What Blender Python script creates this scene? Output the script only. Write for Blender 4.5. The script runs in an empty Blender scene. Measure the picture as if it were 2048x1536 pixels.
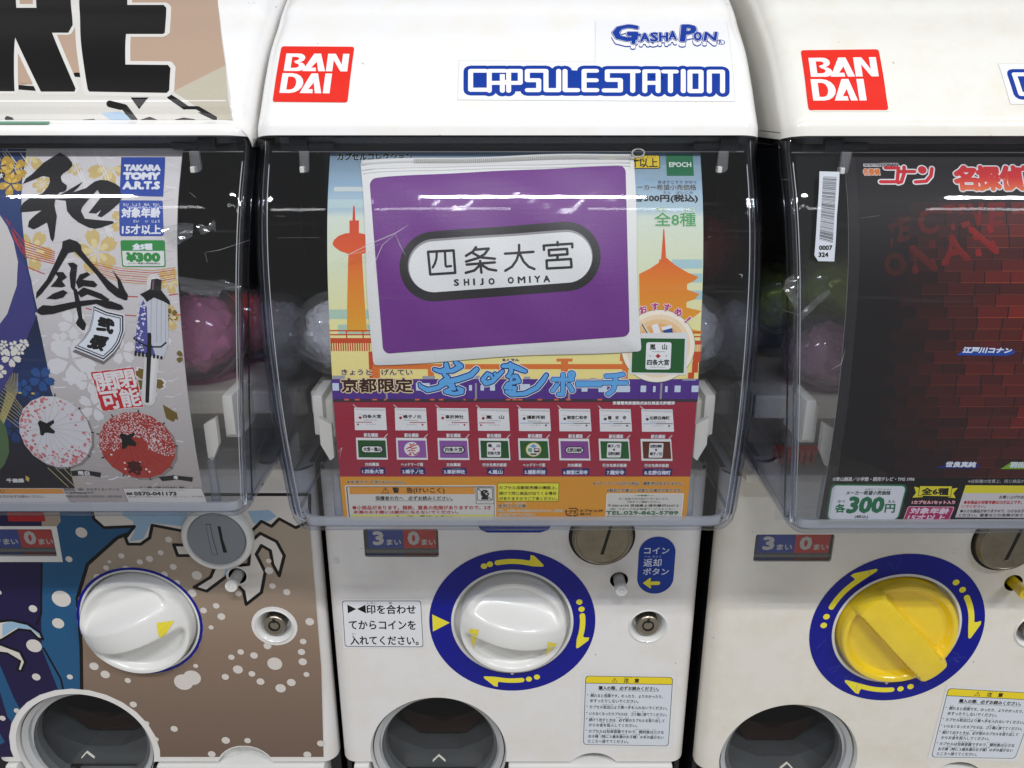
import bpy, bmesh, math, random
import numpy as np
from math import sin, cos, tan, pi, radians, atan2, sqrt, hypot
from mathutils.geometry import tessellate_polygon
from mathutils import Vector, noise
random.seed(7)
C = bpy.context.scene.collection
SC = bpy.context.scene

# ------------------------------------------------------------------ camera, world, lamps, exposure
CAMZ = 1.25                       # height of the lens above the floor (metres)
FPX, PIT = 1600.0, radians(19.2)  # focal length in pixels of a 2048 px wide picture, downward pitch
cam = bpy.data.cameras.new('camera'); cam.sensor_width = 36; cam.lens = 36*FPX/2048
cam.clip_start = 0.01; cam.clip_end = 50
co = bpy.data.objects.new('camera', cam); C.objects.link(co)
co.location = (0, 0, CAMZ); co.rotation_euler = (radians(90)-PIT, 0, 0)
SC.camera = co
w = bpy.data.worlds.new('World'); SC.world = w; w.use_nodes = True
wb = w.node_tree.nodes['Background']; wb.inputs[0].default_value = (.985, .992, 1, 1); wb.inputs[1].default_value = .30
SC.view_settings.view_transform = 'Standard'; SC.view_settings.look = 'None'
SC.view_settings.exposure = 0.08; SC.view_settings.gamma = 1
SC.cycles.use_denoising = True
SC.cycles.max_bounces = 14; SC.cycles.transparent_max_bounces = 40; SC.cycles.transmission_bounces = 12
SC.cycles.glossy_bounces = 6; SC.cycles.sample_clamp_indirect = 6
SC.cycles.caustics_refractive = False; SC.cycles.caustics_reflective = False

def lamp(name, x, y, h, lx, ly, power, col=(.985, .99, 1), aim=None):
    """ceiling light: h = height above the lens"""
    L = bpy.data.lights.new(name, 'AREA'); L.shape = 'RECTANGLE'; L.size = lx; L.size_y = ly
    L.energy = power; L.color = col
    o = bpy.data.objects.new(name, L); C.objects.link(o); o.location = (x, y, CAMZ+h)
    if aim is not None:
        d = Vector(aim)-o.location; o.rotation_euler = d.to_track_quat('-Z', 'Y').to_euler()
    return o
def tube(x, y, h, lx, ly, power, tilt):
    o = lamp('ceiling_tube', x, y, h, lx, ly, power); o.rotation_euler = (radians(-tilt), 0, 0); return o   # tilted towards the machines
for xc, L, pw in ((.08, .80, 17), (-1.16, .46, 9.5), (1.52, .80, 17)): tube(xc, -.86, 1.30, L, .03, pw, -42)
for xc, L, pw in ((-.27, .54, .34), (.525, .43, .27), (1.45, .6, .4), (-.90, .3, .2)): tube(xc, -1.17, 1.30, L, .024, pw, -42)
lamp('ceiling_panel', 0.0, .06, 1.25, 2.6, .16, 3.4)

# ------------------------------------------------------------------ materials
def lin(c):
    return tuple(((v/255)/12.92 if v/255 <= .04045 else ((v/255+.055)/1.055)**2.4) for v in c[:3])
def mat(name, col, rough=.4, metal=0, coat=0, bump=0, bscale=400, spec=.5, dirt=0, dscale=30, trans=0, ior=1.49, alpha=1, sss=0):
    m = bpy.data.materials.new(name); m.use_nodes = True; nt = m.node_tree; b = nt.nodes['Principled BSDF']
    b.inputs['Base Color'].default_value = (*lin(col), 1); b.inputs['Roughness'].default_value = rough
    b.inputs['Metallic'].default_value = metal; b.inputs['Coat Weight'].default_value = coat
    b.inputs['Coat Roughness'].default_value = .05
    b.inputs['Specular IOR Level'].default_value = spec; b.inputs['IOR'].default_value = ior
    b.inputs['Transmission Weight'].default_value = trans; b.inputs['Alpha'].default_value = alpha
    if sss:
        b.inputs['Subsurface Weight'].default_value = sss; b.inputs['Subsurface Scale'].default_value = .004
    tc = nt.nodes.new('ShaderNodeTexCoord')
    if bump:
        n = nt.nodes.new('ShaderNodeTexNoise'); n.inputs['Scale'].default_value = bscale; n.inputs['Detail'].default_value = 3
        nt.links.new(tc.outputs['Object'], n.inputs['Vector'])
        bp = nt.nodes.new('ShaderNodeBump'); bp.inputs['Strength'].default_value = bump; bp.inputs['Distance'].default_value = .0006
        nt.links.new(n.outputs['Fac'], bp.inputs['Height']); nt.links.new(bp.outputs['Normal'], b.inputs['Normal'])
    if dirt:
        n = nt.nodes.new('ShaderNodeTexNoise'); n.inputs['Scale'].default_value = dscale; n.inputs['Detail'].default_value = 8
        n.inputs['Roughness'].default_value = .7
        nt.links.new(tc.outputs['Object'], n.inputs['Vector'])
        r = nt.nodes.new('ShaderNodeValToRGB'); r.color_ramp.elements[0].position = .30; r.color_ramp.elements[1].position = .56
        d = tuple(v*(1-dirt) for v in lin(col)); r.color_ramp.elements[0].color = (d[0], d[1]*.97, d[2]*.9, 1); r.color_ramp.elements[1].color = (*lin(col), 1)
        nt.links.new(n.outputs['Fac'], r.inputs['Fac'])
        # small specks
        v = nt.nodes.new('ShaderNodeTexNoise'); v.inputs['Scale'].default_value = 210; v.inputs['Detail'].default_value = 1
        nt.links.new(tc.outputs['Object'], v.inputs['Vector'])
        r2 = nt.nodes.new('ShaderNodeValToRGB'); r2.color_ramp.elements[0].position = .17; r2.color_ramp.elements[1].position = .21
        r2.color_ramp.elements[0].color = (.45, .42, .38, 1); r2.color_ramp.elements[1].color = (1, 1, 1, 1)
        nt.links.new(v.outputs['Fac'], r2.inputs['Fac'])
        mx = nt.nodes.new('ShaderNodeMix'); mx.data_type = 'RGBA'; mx.blend_type = 'MULTIPLY'; mx.inputs[0].default_value = 1
        nt.links.new(r.outputs['Color'], mx.inputs[6]); nt.links.new(r2.outputs['Color'], mx.inputs[7])
        nt.links.new(mx.outputs[2], b.inputs['Base Color'])
    return m
def printmat(name, rough, coat=0, bump=0, bscale=900, spec=.5, grain=.04):
    """printed ink: colour comes from the printed areas of the mesh"""
    m = mat(name, (255, 255, 255), rough, coat=coat, bump=bump, bscale=bscale, spec=spec); nt = m.node_tree
    a = nt.nodes.new('ShaderNodeAttribute'); a.attribute_name = 'ink'
    n = nt.nodes.new('ShaderNodeTexNoise'); n.inputs['Scale'].default_value = 1500; n.inputs['Detail'].default_value = 2
    tc = nt.nodes.new('ShaderNodeTexCoord'); nt.links.new(tc.outputs['Object'], n.inputs['Vector'])
    mr = nt.nodes.new('ShaderNodeMapRange'); mr.inputs[3].default_value = 1-grain*2; mr.inputs[4].default_value = 1+grain*2
    nt.links.new(n.outputs['Fac'], mr.inputs[0])
    mx = nt.nodes.new('ShaderNodeVectorMath'); mx.operation = 'SCALE'
    nt.links.new(a.outputs['Color'], mx.inputs[0]); nt.links.new(mr.outputs[0], mx.inputs[3])
    nt.links.new(mx.outputs[0], nt.nodes['Principled BSDF'].inputs['Base Color'])
    return m
def clearmat(name, tint=(1, 1, 1), edge=(.62, .66, .78), rough=.02, ior=1.5, scratch=True, haze=.0):
    """thin clear plastic sheet: fresnel reflection over see-through"""
    m = bpy.data.materials.new(name); m.use_nodes = True; nt = m.node_tree; nt.nodes.clear()
    out = nt.nodes.new('ShaderNodeOutputMaterial'); tr = nt.nodes.new('ShaderNodeBsdfTransparent')
    gl = nt.nodes.new('ShaderNodeBsdfGlossy'); gl.inputs['Roughness'].default_value = rough
    f0 = ((ior-1)/(ior+1))**2
    fw = nt.nodes.new('ShaderNodeLayerWeight'); fw.inputs['Blend'].default_value = .5
    p5 = nt.nodes.new('ShaderNodeMath'); p5.operation = 'POWER'; p5.inputs[1].default_value = 5
    nt.links.new(fw.outputs['Facing'], p5.inputs[0])
    fr = nt.nodes.new('ShaderNodeMapRange'); fr.inputs[3].default_value = f0; fr.inputs[4].default_value = .9
    nt.links.new(p5.outputs[0], fr.inputs[0])
    lw = nt.nodes.new('ShaderNodeLayerWeight'); lw.inputs['Blend'].default_value = .25
    mc = nt.nodes.new('ShaderNodeMix'); mc.data_type = 'RGBA'
    mc.inputs[6].default_value = (*tint, 1); mc.inputs[7].default_value = (*edge, 1)
    nt.links.new(lw.outputs['Facing'], mc.inputs[0]); nt.links.new(mc.outputs[2], tr.inputs['Color'])
    mx = nt.nodes.new('ShaderNodeMixShader')
    nt.links.new(fr.outputs[0], mx.inputs['Fac']); nt.links.new(tr.outputs[0], mx.inputs[1]); nt.links.new(gl.outputs[0], mx.inputs[2])
    last = mx
    tc = nt.nodes.new('ShaderNodeTexCoord')
    if scratch:
        n = nt.nodes.new('ShaderNodeTexNoise'); n.inputs['Scale'].default_value = 55; n.inputs['Detail'].default_value = 3
        nt.links.new(tc.outputs['Object'], n.inputs['Vector'])
        bp = nt.nodes.new('ShaderNodeBump'); bp.inputs['Strength'].default_value = .05; bp.inputs['Distance'].default_value = .001
        nt.links.new(n.outputs['Fac'], bp.inputs['Height']); nt.links.new(bp.outputs['Normal'], gl.inputs['Normal'])
        # thin film of dust, rubbed patches and hairline scratches
        mpg = nt.nodes.new('ShaderNodeMapping'); mpg.inputs['Rotation'].default_value = (0, .5, 0); mpg.inputs['Scale'].default_value = (14, 14, 420)
        nt.links.new(tc.outputs['Object'], mpg.inputs[0])
        s = nt.nodes.new('ShaderNodeTexNoise'); s.inputs['Scale'].default_value = 1.0; s.inputs['Detail'].default_value = 5
        nt.links.new(mpg.outputs[0], s.inputs['Vector'])
        mr = nt.nodes.new('ShaderNodeMapRange'); mr.inputs[1].default_value = .64; mr.inputs[2].default_value = .85
        mr.inputs[3].default_value = haze; mr.inputs[4].default_value = haze+.016
        nt.links.new(s.outputs['Fac'], mr.inputs[0])
        df = nt.nodes.new('ShaderNodeBsdfDiffuse'); df.inputs[0].default_value = (.8, .8, .8, 1)
        m2 = nt.nodes.new('ShaderNodeMixShader'); nt.links.new(mr.outputs[0], m2.inputs['Fac'])
        nt.links.new(mx.outputs[0], m2.inputs[1]); nt.links.new(df.outputs[0], m2.inputs[2]); last = m2
    nt.links.new(last.outputs[0], out.inputs[0])
    return m
M = {
 'lid': mat('lid_plastic', (238, 238, 239), .22, coat=.6, bump=.05, bscale=90, dirt=.025),
 'lid_cream': mat('cream_lid_plastic', (232, 231, 225), .25, coat=.6, bump=.05, bscale=90, dirt=.05),
 'panel': mat('panel_plastic', (228, 226, 226), .34, coat=.15, bump=.12, bscale=1400, dirt=.05),
 'panel_cream': mat('cream_panel_plastic', (227, 223, 215), .36, coat=.15, bump=.12, bscale=1400, dirt=.07),
 'white': mat('white_plastic', (228, 228, 226), .28, coat=.4, bump=.04, bscale=200),
 'clip': mat('clip_plastic', (240, 236, 226), .4, sss=.1),
 'beige': mat('hopper_plastic', (218, 211, 200), .5, dirt=.2), 'ramp': mat('grey_ramp', (128, 132, 136), .3, coat=.5),
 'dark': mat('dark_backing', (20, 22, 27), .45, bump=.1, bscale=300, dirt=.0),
 'darkmetal': mat('dark_metal', (50, 52, 58), .25, metal=.6),
 'black': mat('black_void', (8, 8, 9), .6),
 'knob_yellow': mat('yellow_plastic', (236, 205, 38), .2, coat=.7, bump=.03, bscale=100, dirt=.10),
 'frame_grey': mat('frame_plastic', (188, 190, 192), .3, coat=.5), 'yellow_ink': mat('yellow_ink', (236, 218, 60), .35),
 'metal': mat('nickel_metal', (150, 142, 130), .33, metal=1, bump=.15, bscale=800),
 'brass': mat('worn_brass', (140, 132, 116), .38, metal=.85, bump=.2, bscale=600, dirt=.2, dscale=80),
 'greydisc': mat('grey_plastic', (134, 140, 146), .35),
 'smoke': clearmat('smoked_plastic', (.50, .52, .54), (.2, .2, .2), .05, 1.5, scratch=True, haze=.0), 'clear_thin': clearmat('pane_plastic', (.95, .95, .95), (.6, .6, .6), .04, 1.4, False),
 'clear': clearmat('cover_plastic', (.985, .988, .99), (.50, .56, .72), .025, 1.42, haze=.001),
 'rim_dim': clearmat('upper_rim_plastic', (.55, .60, .68), (.3, .36, .5), .10, 1.6, True, .10), 'rim': clearmat('moulded_rim_plastic', (.93, .95, .98), (.62, .70, .90), .08, 1.6, True, .50), 'edge': mat('moulded_edge_plastic', (214, 222, 240), .04, trans=1, ior=1.42, bump=.4, bscale=60), 'edge_blue': clearmat('blue_edge_plastic', (.30, .36, .55), (.05, .07, .22), .06, 1.6, False),  # rim haze: diffuse white standing in for light refracted through the lip
 'tab': clearmat('clear_tab_plastic', (.90, .92, .95), (.45, .48, .55), .12, 1.6, True, .10),
 'glass': mat('clear_rim_plastic', (236, 240, 250), .05, trans=1, ior=1.46, bump=.5, bscale=38),
 'tape': clearmat('clear_tape', (.93, .93, .93), (.6, .6, .6), .10, 1.7, True, .07),
 'bag': clearmat('crinkled_bag', (.90, .90, .92), (.5, .5, .55), .12, 1.7, True, .04),
 'print': printmat('printed_paper', .45, coat=0, bump=.04, spec=.22),
 'sticker': printmat('printed_sticker', .26, coat=.06, spec=.3),
 'gloss': printmat('glossy_print', .16, coat=.5),
 'fabric': printmat('printed_vinyl', .42, coat=.10, bump=.25, bscale=1600, grain=.05),
 'vinyl': mat('pouch_vinyl', (232, 231, 228), .45, bump=.25, bscale=700),
 'thread': mat('zip_thread', (196, 194, 188), .7),
 'scratch': clearmat('scratch_white', (.7, .7, .7), (.6, .6, .6), .3, 1.8, True, .38),
}
def shell(name, col, dens=.35, ior=1.5):
    return clearmat(name, tuple(v*(1-dens)+dens*0 for v in lin(col)), tuple(v*.35 for v in lin(col)), .05, ior, True, .05)
M['cap_clear'] = clearmat('capsule_clear', (.92, .93, .95), (.55, .56, .6), .06, 1.6, True, .10)
M['cap_pink'] = clearmat('capsule_pink', (.93, .66, .82), (.55, .28, .45), .06, 1.55, True, .10)
M['cap_purple'] = clearmat('capsule_purple', (.90, .74, .83), (.5, .35, .45), .06, 1.55, True, .10)
M['cap_green'] = clearmat('capsule_green', (.80, .86, .45), (.5, .55, .25), .06, 1.55, True, .08)
M['cap_red'] = clearmat('capsule_red', (.90, .35, .38), (.5, .1, .12), .06, 1.55, True, .06)

# ------------------------------------------------------------------ objects
def mesh_obj(name, verts, faces, m, parent=None, smooth=False, ink=None, sharp=None):
    me = bpy.data.meshes.new(name)
    v = np.asarray(verts, dtype=float)
    if parent is not None: v = v - np.array(root_of(parent))
    me.from_pydata(v.tolist(), [], [tuple(int(i) for i in f) for f in faces])
    for mm in (m if isinstance(m, (list, tuple)) else [m]): me.materials.append(mm)
    if ink is not None:
        a = me.color_attributes.new('ink', 'FLOAT_COLOR', 'POINT')
        buf = np.ones((len(v), 4)); buf[:, :3] = np.asarray(ink); a.data.foreach_set('color', buf.ravel())
    me.validate(); me.update()
    if smooth:
        me.shade_smooth()
        if sharp: me.set_sharp_from_angle(angle=radians(sharp))
    o = bpy.data.objects.new(name, me); C.objects.link(o)
    if parent is not None: o.parent = parent
    return o
def root_of(p):
    v = Vector((0, 0, 0))
    while p is not None: v += p.location; p = p.parent
    return v
def empty(name, loc, label, cat, group=None):
    o = bpy.data.objects.new(name, None); C.objects.link(o); o.location = loc; o.empty_display_size = .02
    o['label'] = label; o['category'] = cat
    if group: o['group'] = group
    return o

# ------------------------------------------------------------------ surfaces: a profile in depth (Y) and drop below the lens (H), running across X
def spline(pts, n=24):
    out = []
    P = [pts[0]]+list(pts)+[pts[-1]]
    for i in range(1, len(P)-2):
        p0, p1, p2, p3 = [np.array(P[j], float) for j in (i-1, i, i+1, i+2)]
        for k in range(n):
            t = k/n
            out.append(.5*((2*p1)+(-p0+p2)*t+(2*p0-5*p1+4*p2-p3)*t*t+(-p0+3*p1-3*p2+p3)*t**3))
    out.append(np.array(pts[-1], float))
    return np.array(out)
def ray(px, py):
    u = (px-1024)/FPX; v = (py-768)/FPX
    return u, cos(PIT)-v*sin(PIT), sin(PIT)+v*cos(PIT)
class Surf:
    def __init__(s, pts, curved=True):
        s.P = np.array(pts, float); s.curved = curved
        d = np.diff(s.P, axis=0); L = np.hypot(d[:, 0], d[:, 1]); s.S = np.concatenate([[0], np.cumsum(L)])
        t = np.gradient(s.P, s.S, axis=0); t /= np.linalg.norm(t, axis=1)[:, None]
        s.N = np.stack([-t[:, 1], t[:, 0]], 1)
    def un(s, px, py):
        u, y, h = ray(px, py)
        g = s.P[:, 0]*h-s.P[:, 1]*y
        best = None
        idx = np.where(g[:-1]*g[1:] <= 0)[0]
        if len(idx) == 0: idx = [0] if abs(g[0]) < abs(g[-1]) else [len(g)-2]
        for i in idx:
            den = g[i]-g[i+1]; a = g[i]/den if den else 0
            a = min(max(a, -60.), 60.) if len(s.P) < 4 else min(max(a, -3.), 3.)
            Yv = s.P[i, 0]*(1-a)+s.P[i+1, 0]*a; S = s.S[i]*(1-a)+s.S[i+1]*a; t = Yv/y
            if best is None or t < best[0]: best = (t, t*u, S)
        return best[1], best[2]
    def py(s, S):
        """photo row of arc length S (for printed gradients)"""
        Y = np.interp(S, s.S, s.P[:, 0]); H = np.interp(S, s.S, s.P[:, 1])
        a = np.arctan2(H, Y)-PIT
        return 768+FPX*np.tan(a)
    def to3(s, X, S, off=0):
        X = np.asarray(X, float); S = np.asarray(S, float)
        Y = np.interp(S, s.S, s.P[:, 0]); H = np.interp(S, s.S, s.P[:, 1])
        ny = np.interp(S, s.S, s.N[:, 0]); nh = np.interp(S, s.S, s.N[:, 1])
        return np.stack([X, Y+ny*off, CAMZ-(H+nh*off)], -1)
    def shift(s, dy=0, off=0, cut=None):
        q = s.P.copy(); q[:, 0] += dy; q += s.N*off
        if cut: q = q[q[:, 1] <= cut]
        return Surf(q, s.curved)
    def scale(s, px, py):
        a = s.un(px-5, py); b = s.un(px+5, py); return (b[0]-a[0])/10

def circ(cx, cy, r, n=28, a0=0, a1=2*pi, ry=None):
    ry = ry or r
    return [(cx+r*cos(a0+(a1-a0)*i/n), cy+ry*sin(a0+(a1-a0)*i/n)) for i in range(n if abs(a1-a0-2*pi) < 1e-6 else n+1)]
def rrect(x0, y0, x1, y1, r, n=5):
    r = min(r, abs(x1-x0)/2, abs(y1-y0)/2); out = []
    for cx, cy, a in ((x1-r, y0+r, -pi/2), (x1-r, y1-r, 0), (x0+r, y1-r, pi/2), (x0+r, y0+r, pi)):
        for i in range(n+1): out.append((cx+r*cos(a+pi/2*i/n), cy+r*sin(a+pi/2*i/n)))
    return out
_TX = {}
def textmesh(s):
    if s in _TX: return _TX[s]
    c = bpy.data.curves.new('t', 'FONT'); c.body = s; c.size = 1; c.resolution_u = 2
    o = bpy.data.objects.new('t', c); C.objects.link(o); bpy.context.view_layer.update()
    m = bpy.data.meshes.new_from_object(o.evaluated_get(bpy.context.evaluated_depsgraph_get()))
    V = np.array([v.co[:2] for v in m.vertices]).reshape(-1, 2); Fc = [tuple(p.vertices) for p in m.polygons]
    bpy.data.objects.remove(o); bpy.data.curves.remove(c); bpy.data.meshes.remove(m)
    if len(V): V[:, 1] = -V[:, 1]   # down positive
    _TX[s] = (V, Fc); return _TX[s]

ZS, MS = 2.2e-5, 1.6e-6
class Art:
    """print on a surface; points are given as pixels of the photograph (or of an enlargement of it) and laid onto the surface"""
    def __init__(s, surf, lift=1e-4):
        s.f = surf; s.lift = lift; s.V = []; s.F = []; s.K = []; s.n = 0; s.z_ = (0, 0, 1.); s.mic = 0
    def o(s, ox, oy, k): s.z_ = (ox, oy, k); return s
    def px(s, p): return (s.z_[0]+p[0]/s.z_[2], s.z_[1]+p[1]/s.z_[2])
    def un(s, p): q = s.px(p); return s.f.un(*q)
    def _add(s, P, F, col, off):
        P = np.asarray(P, float)
        if len(P) == 0: return
        K = np.array([lin(c) for c in col(P)]) if callable(col) else np.tile(lin(col), (len(P), 1))
        K = np.clip(K*1.008-.007, .0015, 1)   # printed inks are a touch deeper than they photograph through the gloss
        s.V.append(s.f.to3(P[:, 0], P[:, 1], off)); s.K.append(K)
        s.F += [tuple(i+s.n for i in f) for f in F]; s.n += len(P)
    def off(s, z):
        s.mic += 1
        return s.lift+z*ZS+(s.mic % 12)*MS
    def spoly(s, pts, col, z=0, holes=(), cut=None):
        loops = [[Vector((p[0], p[1], 0)) for p in l] for l in [pts, *holes]]
        T = tessellate_polygon(loops); P = [(v.x, v.y) for l in loops for v in l]
        F = [tuple(t) for t in T]
        ys = [p[1] for p in P]; step = .004 if s.f.curved else .05
        if cut is None: cut = s.f.curved or callable(col)
        if cut and max(ys)-min(ys) > step:
            bm = bmesh.new(); vs = [bm.verts.new((p[0], p[1], 0)) for p in P]
            for f in F:
                try: bm.faces.new([vs[i] for i in f])
                except ValueError: pass
            if callable(col): step = min(step, .004)
            k = math.ceil(min(ys)/step)
            while k*step < max(ys):
                g = bm.verts[:]+bm.edges[:]+bm.faces[:]
                bmesh.ops.bisect_plane(bm, geom=g, plane_co=(0, k*step, 0), plane_no=(0, 1, 0), dist=1e-7); k += 1
            bm.verts.index_update(); P = [(v.co.x, v.co.y) for v in bm.verts]; F = [tuple(v.index for v in f.verts) for f in bm.faces]
            bm.free()
        s._add(P, F, col, s.off(z))
    def poly(s, pts, col, z=0, holes=()):
        s.spoly([s.un(p) for p in pts], col, z, [[s.un(p) for p in h] for h in holes])
    def box(s, b):
        x0, y0, x1, y1 = b; ym = (y0+y1)/2
        l = s.un((x0, ym)); r = s.un((x1, ym)); return l[0], s.un(((x0+x1)/2, y0))[1], r[0], s.un(((x0+x1)/2, y1))[1]
    def rect(s, b, col, z=0, r=0, quad=None):
        X0, S0, X1, S1 = s.box(b); u = s.sc(b)
        s.spoly(rrect(X0, S0, X1, S1, r*u) if r else [(X0, S0), (X1, S0), (X1, S1), (X0, S1)], col, z)
    def sc(s, b):
        q = s.px(((b[0]+b[2])/2, (b[1]+b[3])/2)); return s.f.scale(*q)/s.z_[2]
    def frame(s, b, col, t, z=0, r=0):
        X0, S0, X1, S1 = s.box(b); u = s.sc(b); t *= u
        if r: s.spoly(rrect(X0, S0, X1, S1, r*u), col, z, [rrect(X0+t, S0+t, X1-t, S1-t, max(r*u-t, t*.3))])
        else: s.spoly([(X0, S0), (X1, S0), (X1, S1), (X0, S1)], col, z, [[(X0+t, S0+t), (X1-t, S0+t), (X1-t, S1-t), (X0+t, S1-t)]])
    def disc(s, c, r, col, z=0, ry=None, n=28):
        """c px, r px measured across"""
        X, S = s.un(c); u = s.sc((c[0], c[1], c[0], c[1]))
        if ry is not None:
            a = s.un((c[0], c[1]-ry))[1]; b = s.un((c[0], c[1]+ry))[1]; Ry = (b-a)/2; S = (a+b)/2
        else: Ry = r*u
        s.spoly(circ(X, S, r*u, n, ry=Ry), col, z)
    def stroke(s, pts, r, col, z=0, px=True, taper=None):
        P = [s.un(p) for p in pts] if px else pts
        u = s.sc((pts[0][0], pts[0][1], pts[0][0], pts[0][1])) if px else 1
        R = [r*u]*len(P) if taper is None else [r*u*t for t in taper]
        for i in range(len(P)-1):
            (x0, y0), (x1, y1) = P[i], P[i+1]; L = hypot(x1-x0, y1-y0)
            if L < 1e-9: continue
            a = atan2(y1-y0, x1-x0); q = circ(x0, y0, max(R[i], 1e-6), 6, a+pi/2, a+1.5*pi)+circ(x1, y1, max(R[i+1], 1e-6), 6, a-pi/2, a+pi/2)
            s.spoly(q, col, z)
    def text(s, t, b, col, z=1, bold=0, out=(), quad=None, slant=0, vertical=False):
        """t fitted to box b (pixels, or four corner points TL TR BR BL); bold/outline radii in pixels"""
        V, F = textmesh(t)
        if not len(V): return
        mn = V.min(0); sz = np.maximum(V.max(0)-mn, 1e-6)
        uv = (V-mn)/sz
        if len(b) == 4 and not hasattr(b[0], '__len__'):
            X0, S0, X1, S1 = s.box(b); q = np.array([(X0, S0), (X1, S0), (X1, S1), (X0, S1)]); u = s.sc(b)
        else:
            q = np.array([s.un(p) for p in b]); u = s.sc((b[0][0], b[0][1], b[2][0], b[2][1]))
        U, W = uv[:, :1], uv[:, 1:]
        P = (q[0]*(1-U)+q[1]*U)*(1-W)+(q[3]*(1-U)+q[2]*U)*W
        if slant: P[:, 0] += (q[3][1]-P[:, 1])*slant
        zz = z
        for c, r in out:
            n = 12 if r*u > 3e-4 else 8
            for i in range(n): s._add(P+np.array([cos(2*pi*i/n), sin(2*pi*i/n)])*r*u, F, c, s.lift+zz*ZS+i*MS*.8)
            zz += 1
        if bold:
            n = 6 if bold < 1.0 else 10
            for i in range(n): s._add(P+np.array([cos(2*pi*i/n+.3), sin(2*pi*i/n+.3)])*bold*u, F, col, s.lift+zz*ZS+(i+1)*MS*.8)
        s._add(P, F, col, s.lift+zz*ZS)
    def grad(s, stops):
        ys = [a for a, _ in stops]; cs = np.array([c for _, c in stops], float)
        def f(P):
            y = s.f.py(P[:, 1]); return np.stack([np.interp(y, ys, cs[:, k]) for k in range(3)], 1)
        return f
    def build(s, name, m, parent, label=None, back=None):
        o = mesh_obj(name, np.concatenate(s.V), s.F, m, parent, ink=np.concatenate(s.K))
        if label: o['label'] = label
        return o

# generic solids -----------------------------------------------------
def loft(surf, xc, hw, r, yback, name, m, parent, cap0=True, cap1=True, thick=0, smooth=55, nfront=2, taper=None, drift=None):
    """shell that follows the profile across the front, rounds the two upright corners and runs back to yback"""
    n = len(surf.P); cols = []
    arc = [(hw-r+r*sin(a), r-r*cos(a)) for a in [pi/2*i/8 for i in range(9)]]
    V = []; 
    for i in range(n):
        P = surf.P[i]; N = surf.N[i]; row = []
        k = taper(i/(n-1)) if taper else 1
        right = [(x*k, P-N*d) for x, d in arc]
        xe, pe = right[-1]
        back = [(xe, np.array([pe[0]+(yback-pe[0])*f, pe[1]])) for f in (.03, .35, 1)]
        mid = [(-(hw-r)*k+2*(hw-r)*k*j/nfront, P) for j in range(1, nfront)]
        seq = [(-x, p) for x, p in reversed(right+back)]+mid+right+back
        dr = drift(i/(n-1)) if drift else 0
        V += [(xc+dr+x, p[0], CAMZ-p[1]) for x, p in seq]; mcol = len(seq)
    F = [(i*mcol+j, i*mcol+j+1, (i+1)*mcol+j+1, (i+1)*mcol+j) for i in range(n-1) for j in range(mcol-1)]
    if cap0: F.append(tuple(range(mcol)))
    if cap1: F.append(tuple(range((n-1)*mcol, n*mcol))[::-1])
    o = mesh_obj(name, V, F, m, parent, smooth=True, sharp=smooth)
    if thick:
        md = o.modifiers.new('thickness', 'SOLIDIFY'); md.thickness = thick; md.offset = -1
    return o
def boxmesh(x0, y0, z0, x1, y1, z1, bev=0):
    bm = bmesh.new(); bmesh.ops.create_cube(bm, size=1)
    for v in bm.verts: v.co = Vector(((x0+x1)/2+v.co.x*(x1-x0), (y0+y1)/2+v.co.y*(y1-y0), (z0+z1)/2+v.co.z*(z1-z0)))
    if bev: bmesh.ops.bevel(bm, geom=bm.edges[:], offset=bev, segments=2, affect='EDGES', profile=.5)
    bm.verts.index_update()
    V = [tuple(v.co) for v in bm.verts]; F = [tuple(v.index for v in f.verts) for f in bm.faces]; bm.free(); return V, F
def merge(*parts):
    V = []; F = []
    for v, f in parts: F += [tuple(i+len(V) for i in q) for q in f]; V += list(v)
    return V, F
def lathe(prof, n=64, c=(0, 0, 0), axis='out', sx=1, sy=1):
    """revolve (r, z) round the outward axis (towards the camera, -Y) at c"""
    V = []; 
    for r, z in prof:
        for i in range(n):
            a = 2*pi*i/n; V.append((c[0]+r*cos(a)*sx, c[1]-z, c[2]+r*sin(a)*sy))
    F = [(i*n+j, i*n+(j+1) % n, (i+1)*n+(j+1) % n, (i+1)*n+j) for i in range(len(prof)-1) for j in range(n)]
    if prof[0][0] > 1e-6: pass
    if prof[-1][0] < 1e-6: pass
    return V, F
def prism(pts, y0, y1):
    """outline in (x, z) world, extruded in depth y0..y1"""
    n = len(pts); V = [(x, y0, z) for x, z in pts]+[(x, y1, z) for x, z in pts]
    F = [tuple(range(n)), tuple(range(2*n-1, n-1, -1))]+[(i, (i+1) % n, n+(i+1) % n, n+i) for i in range(n)]
    return V, F

# ------------------------------------------------------------------ profiles of one machine (Y depth, H drop below the lens)
LIDP = spline([(.66, -.118), (.62, -.106), (.575, -.088), (.5257, -.0605), (.5087, -.0485), (.4875, -.0335), (.470, -.0165), (.4585, -.0035), (.4520, .0035), (.4480, .0090), (.4466, .0150)], 10)
POSTP = spline([(.4575, .0170), (.4539, .0243), (.4398, .0482), (.4292, .0760), (.4229, .1050), (.4178, .1485), (.4172, .1800), (.4180, .2003), (.4197, .2270), (.4206, .2350)], 14)
PY = .518
lid_s = Surf(LIDP)
post_s = Surf(POSTP)
pan_s = Surf([(PY, .20), (PY, .70)], False)
CONF = {'mid': dict(x=.0010, dy=0., bot=.2382, lx=-.0022, cl=.1170), 'left': dict(x=-.2842, dy=0., bot=.2282, lx=-.2772, cl=.1090), 'right': dict(x=.2900, dy=-.0085, bot=.2352, lx=.2805, cl=.1090)}
HW = .1364
def W(x, y, h): return (x, y, CAMZ-h)

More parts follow.
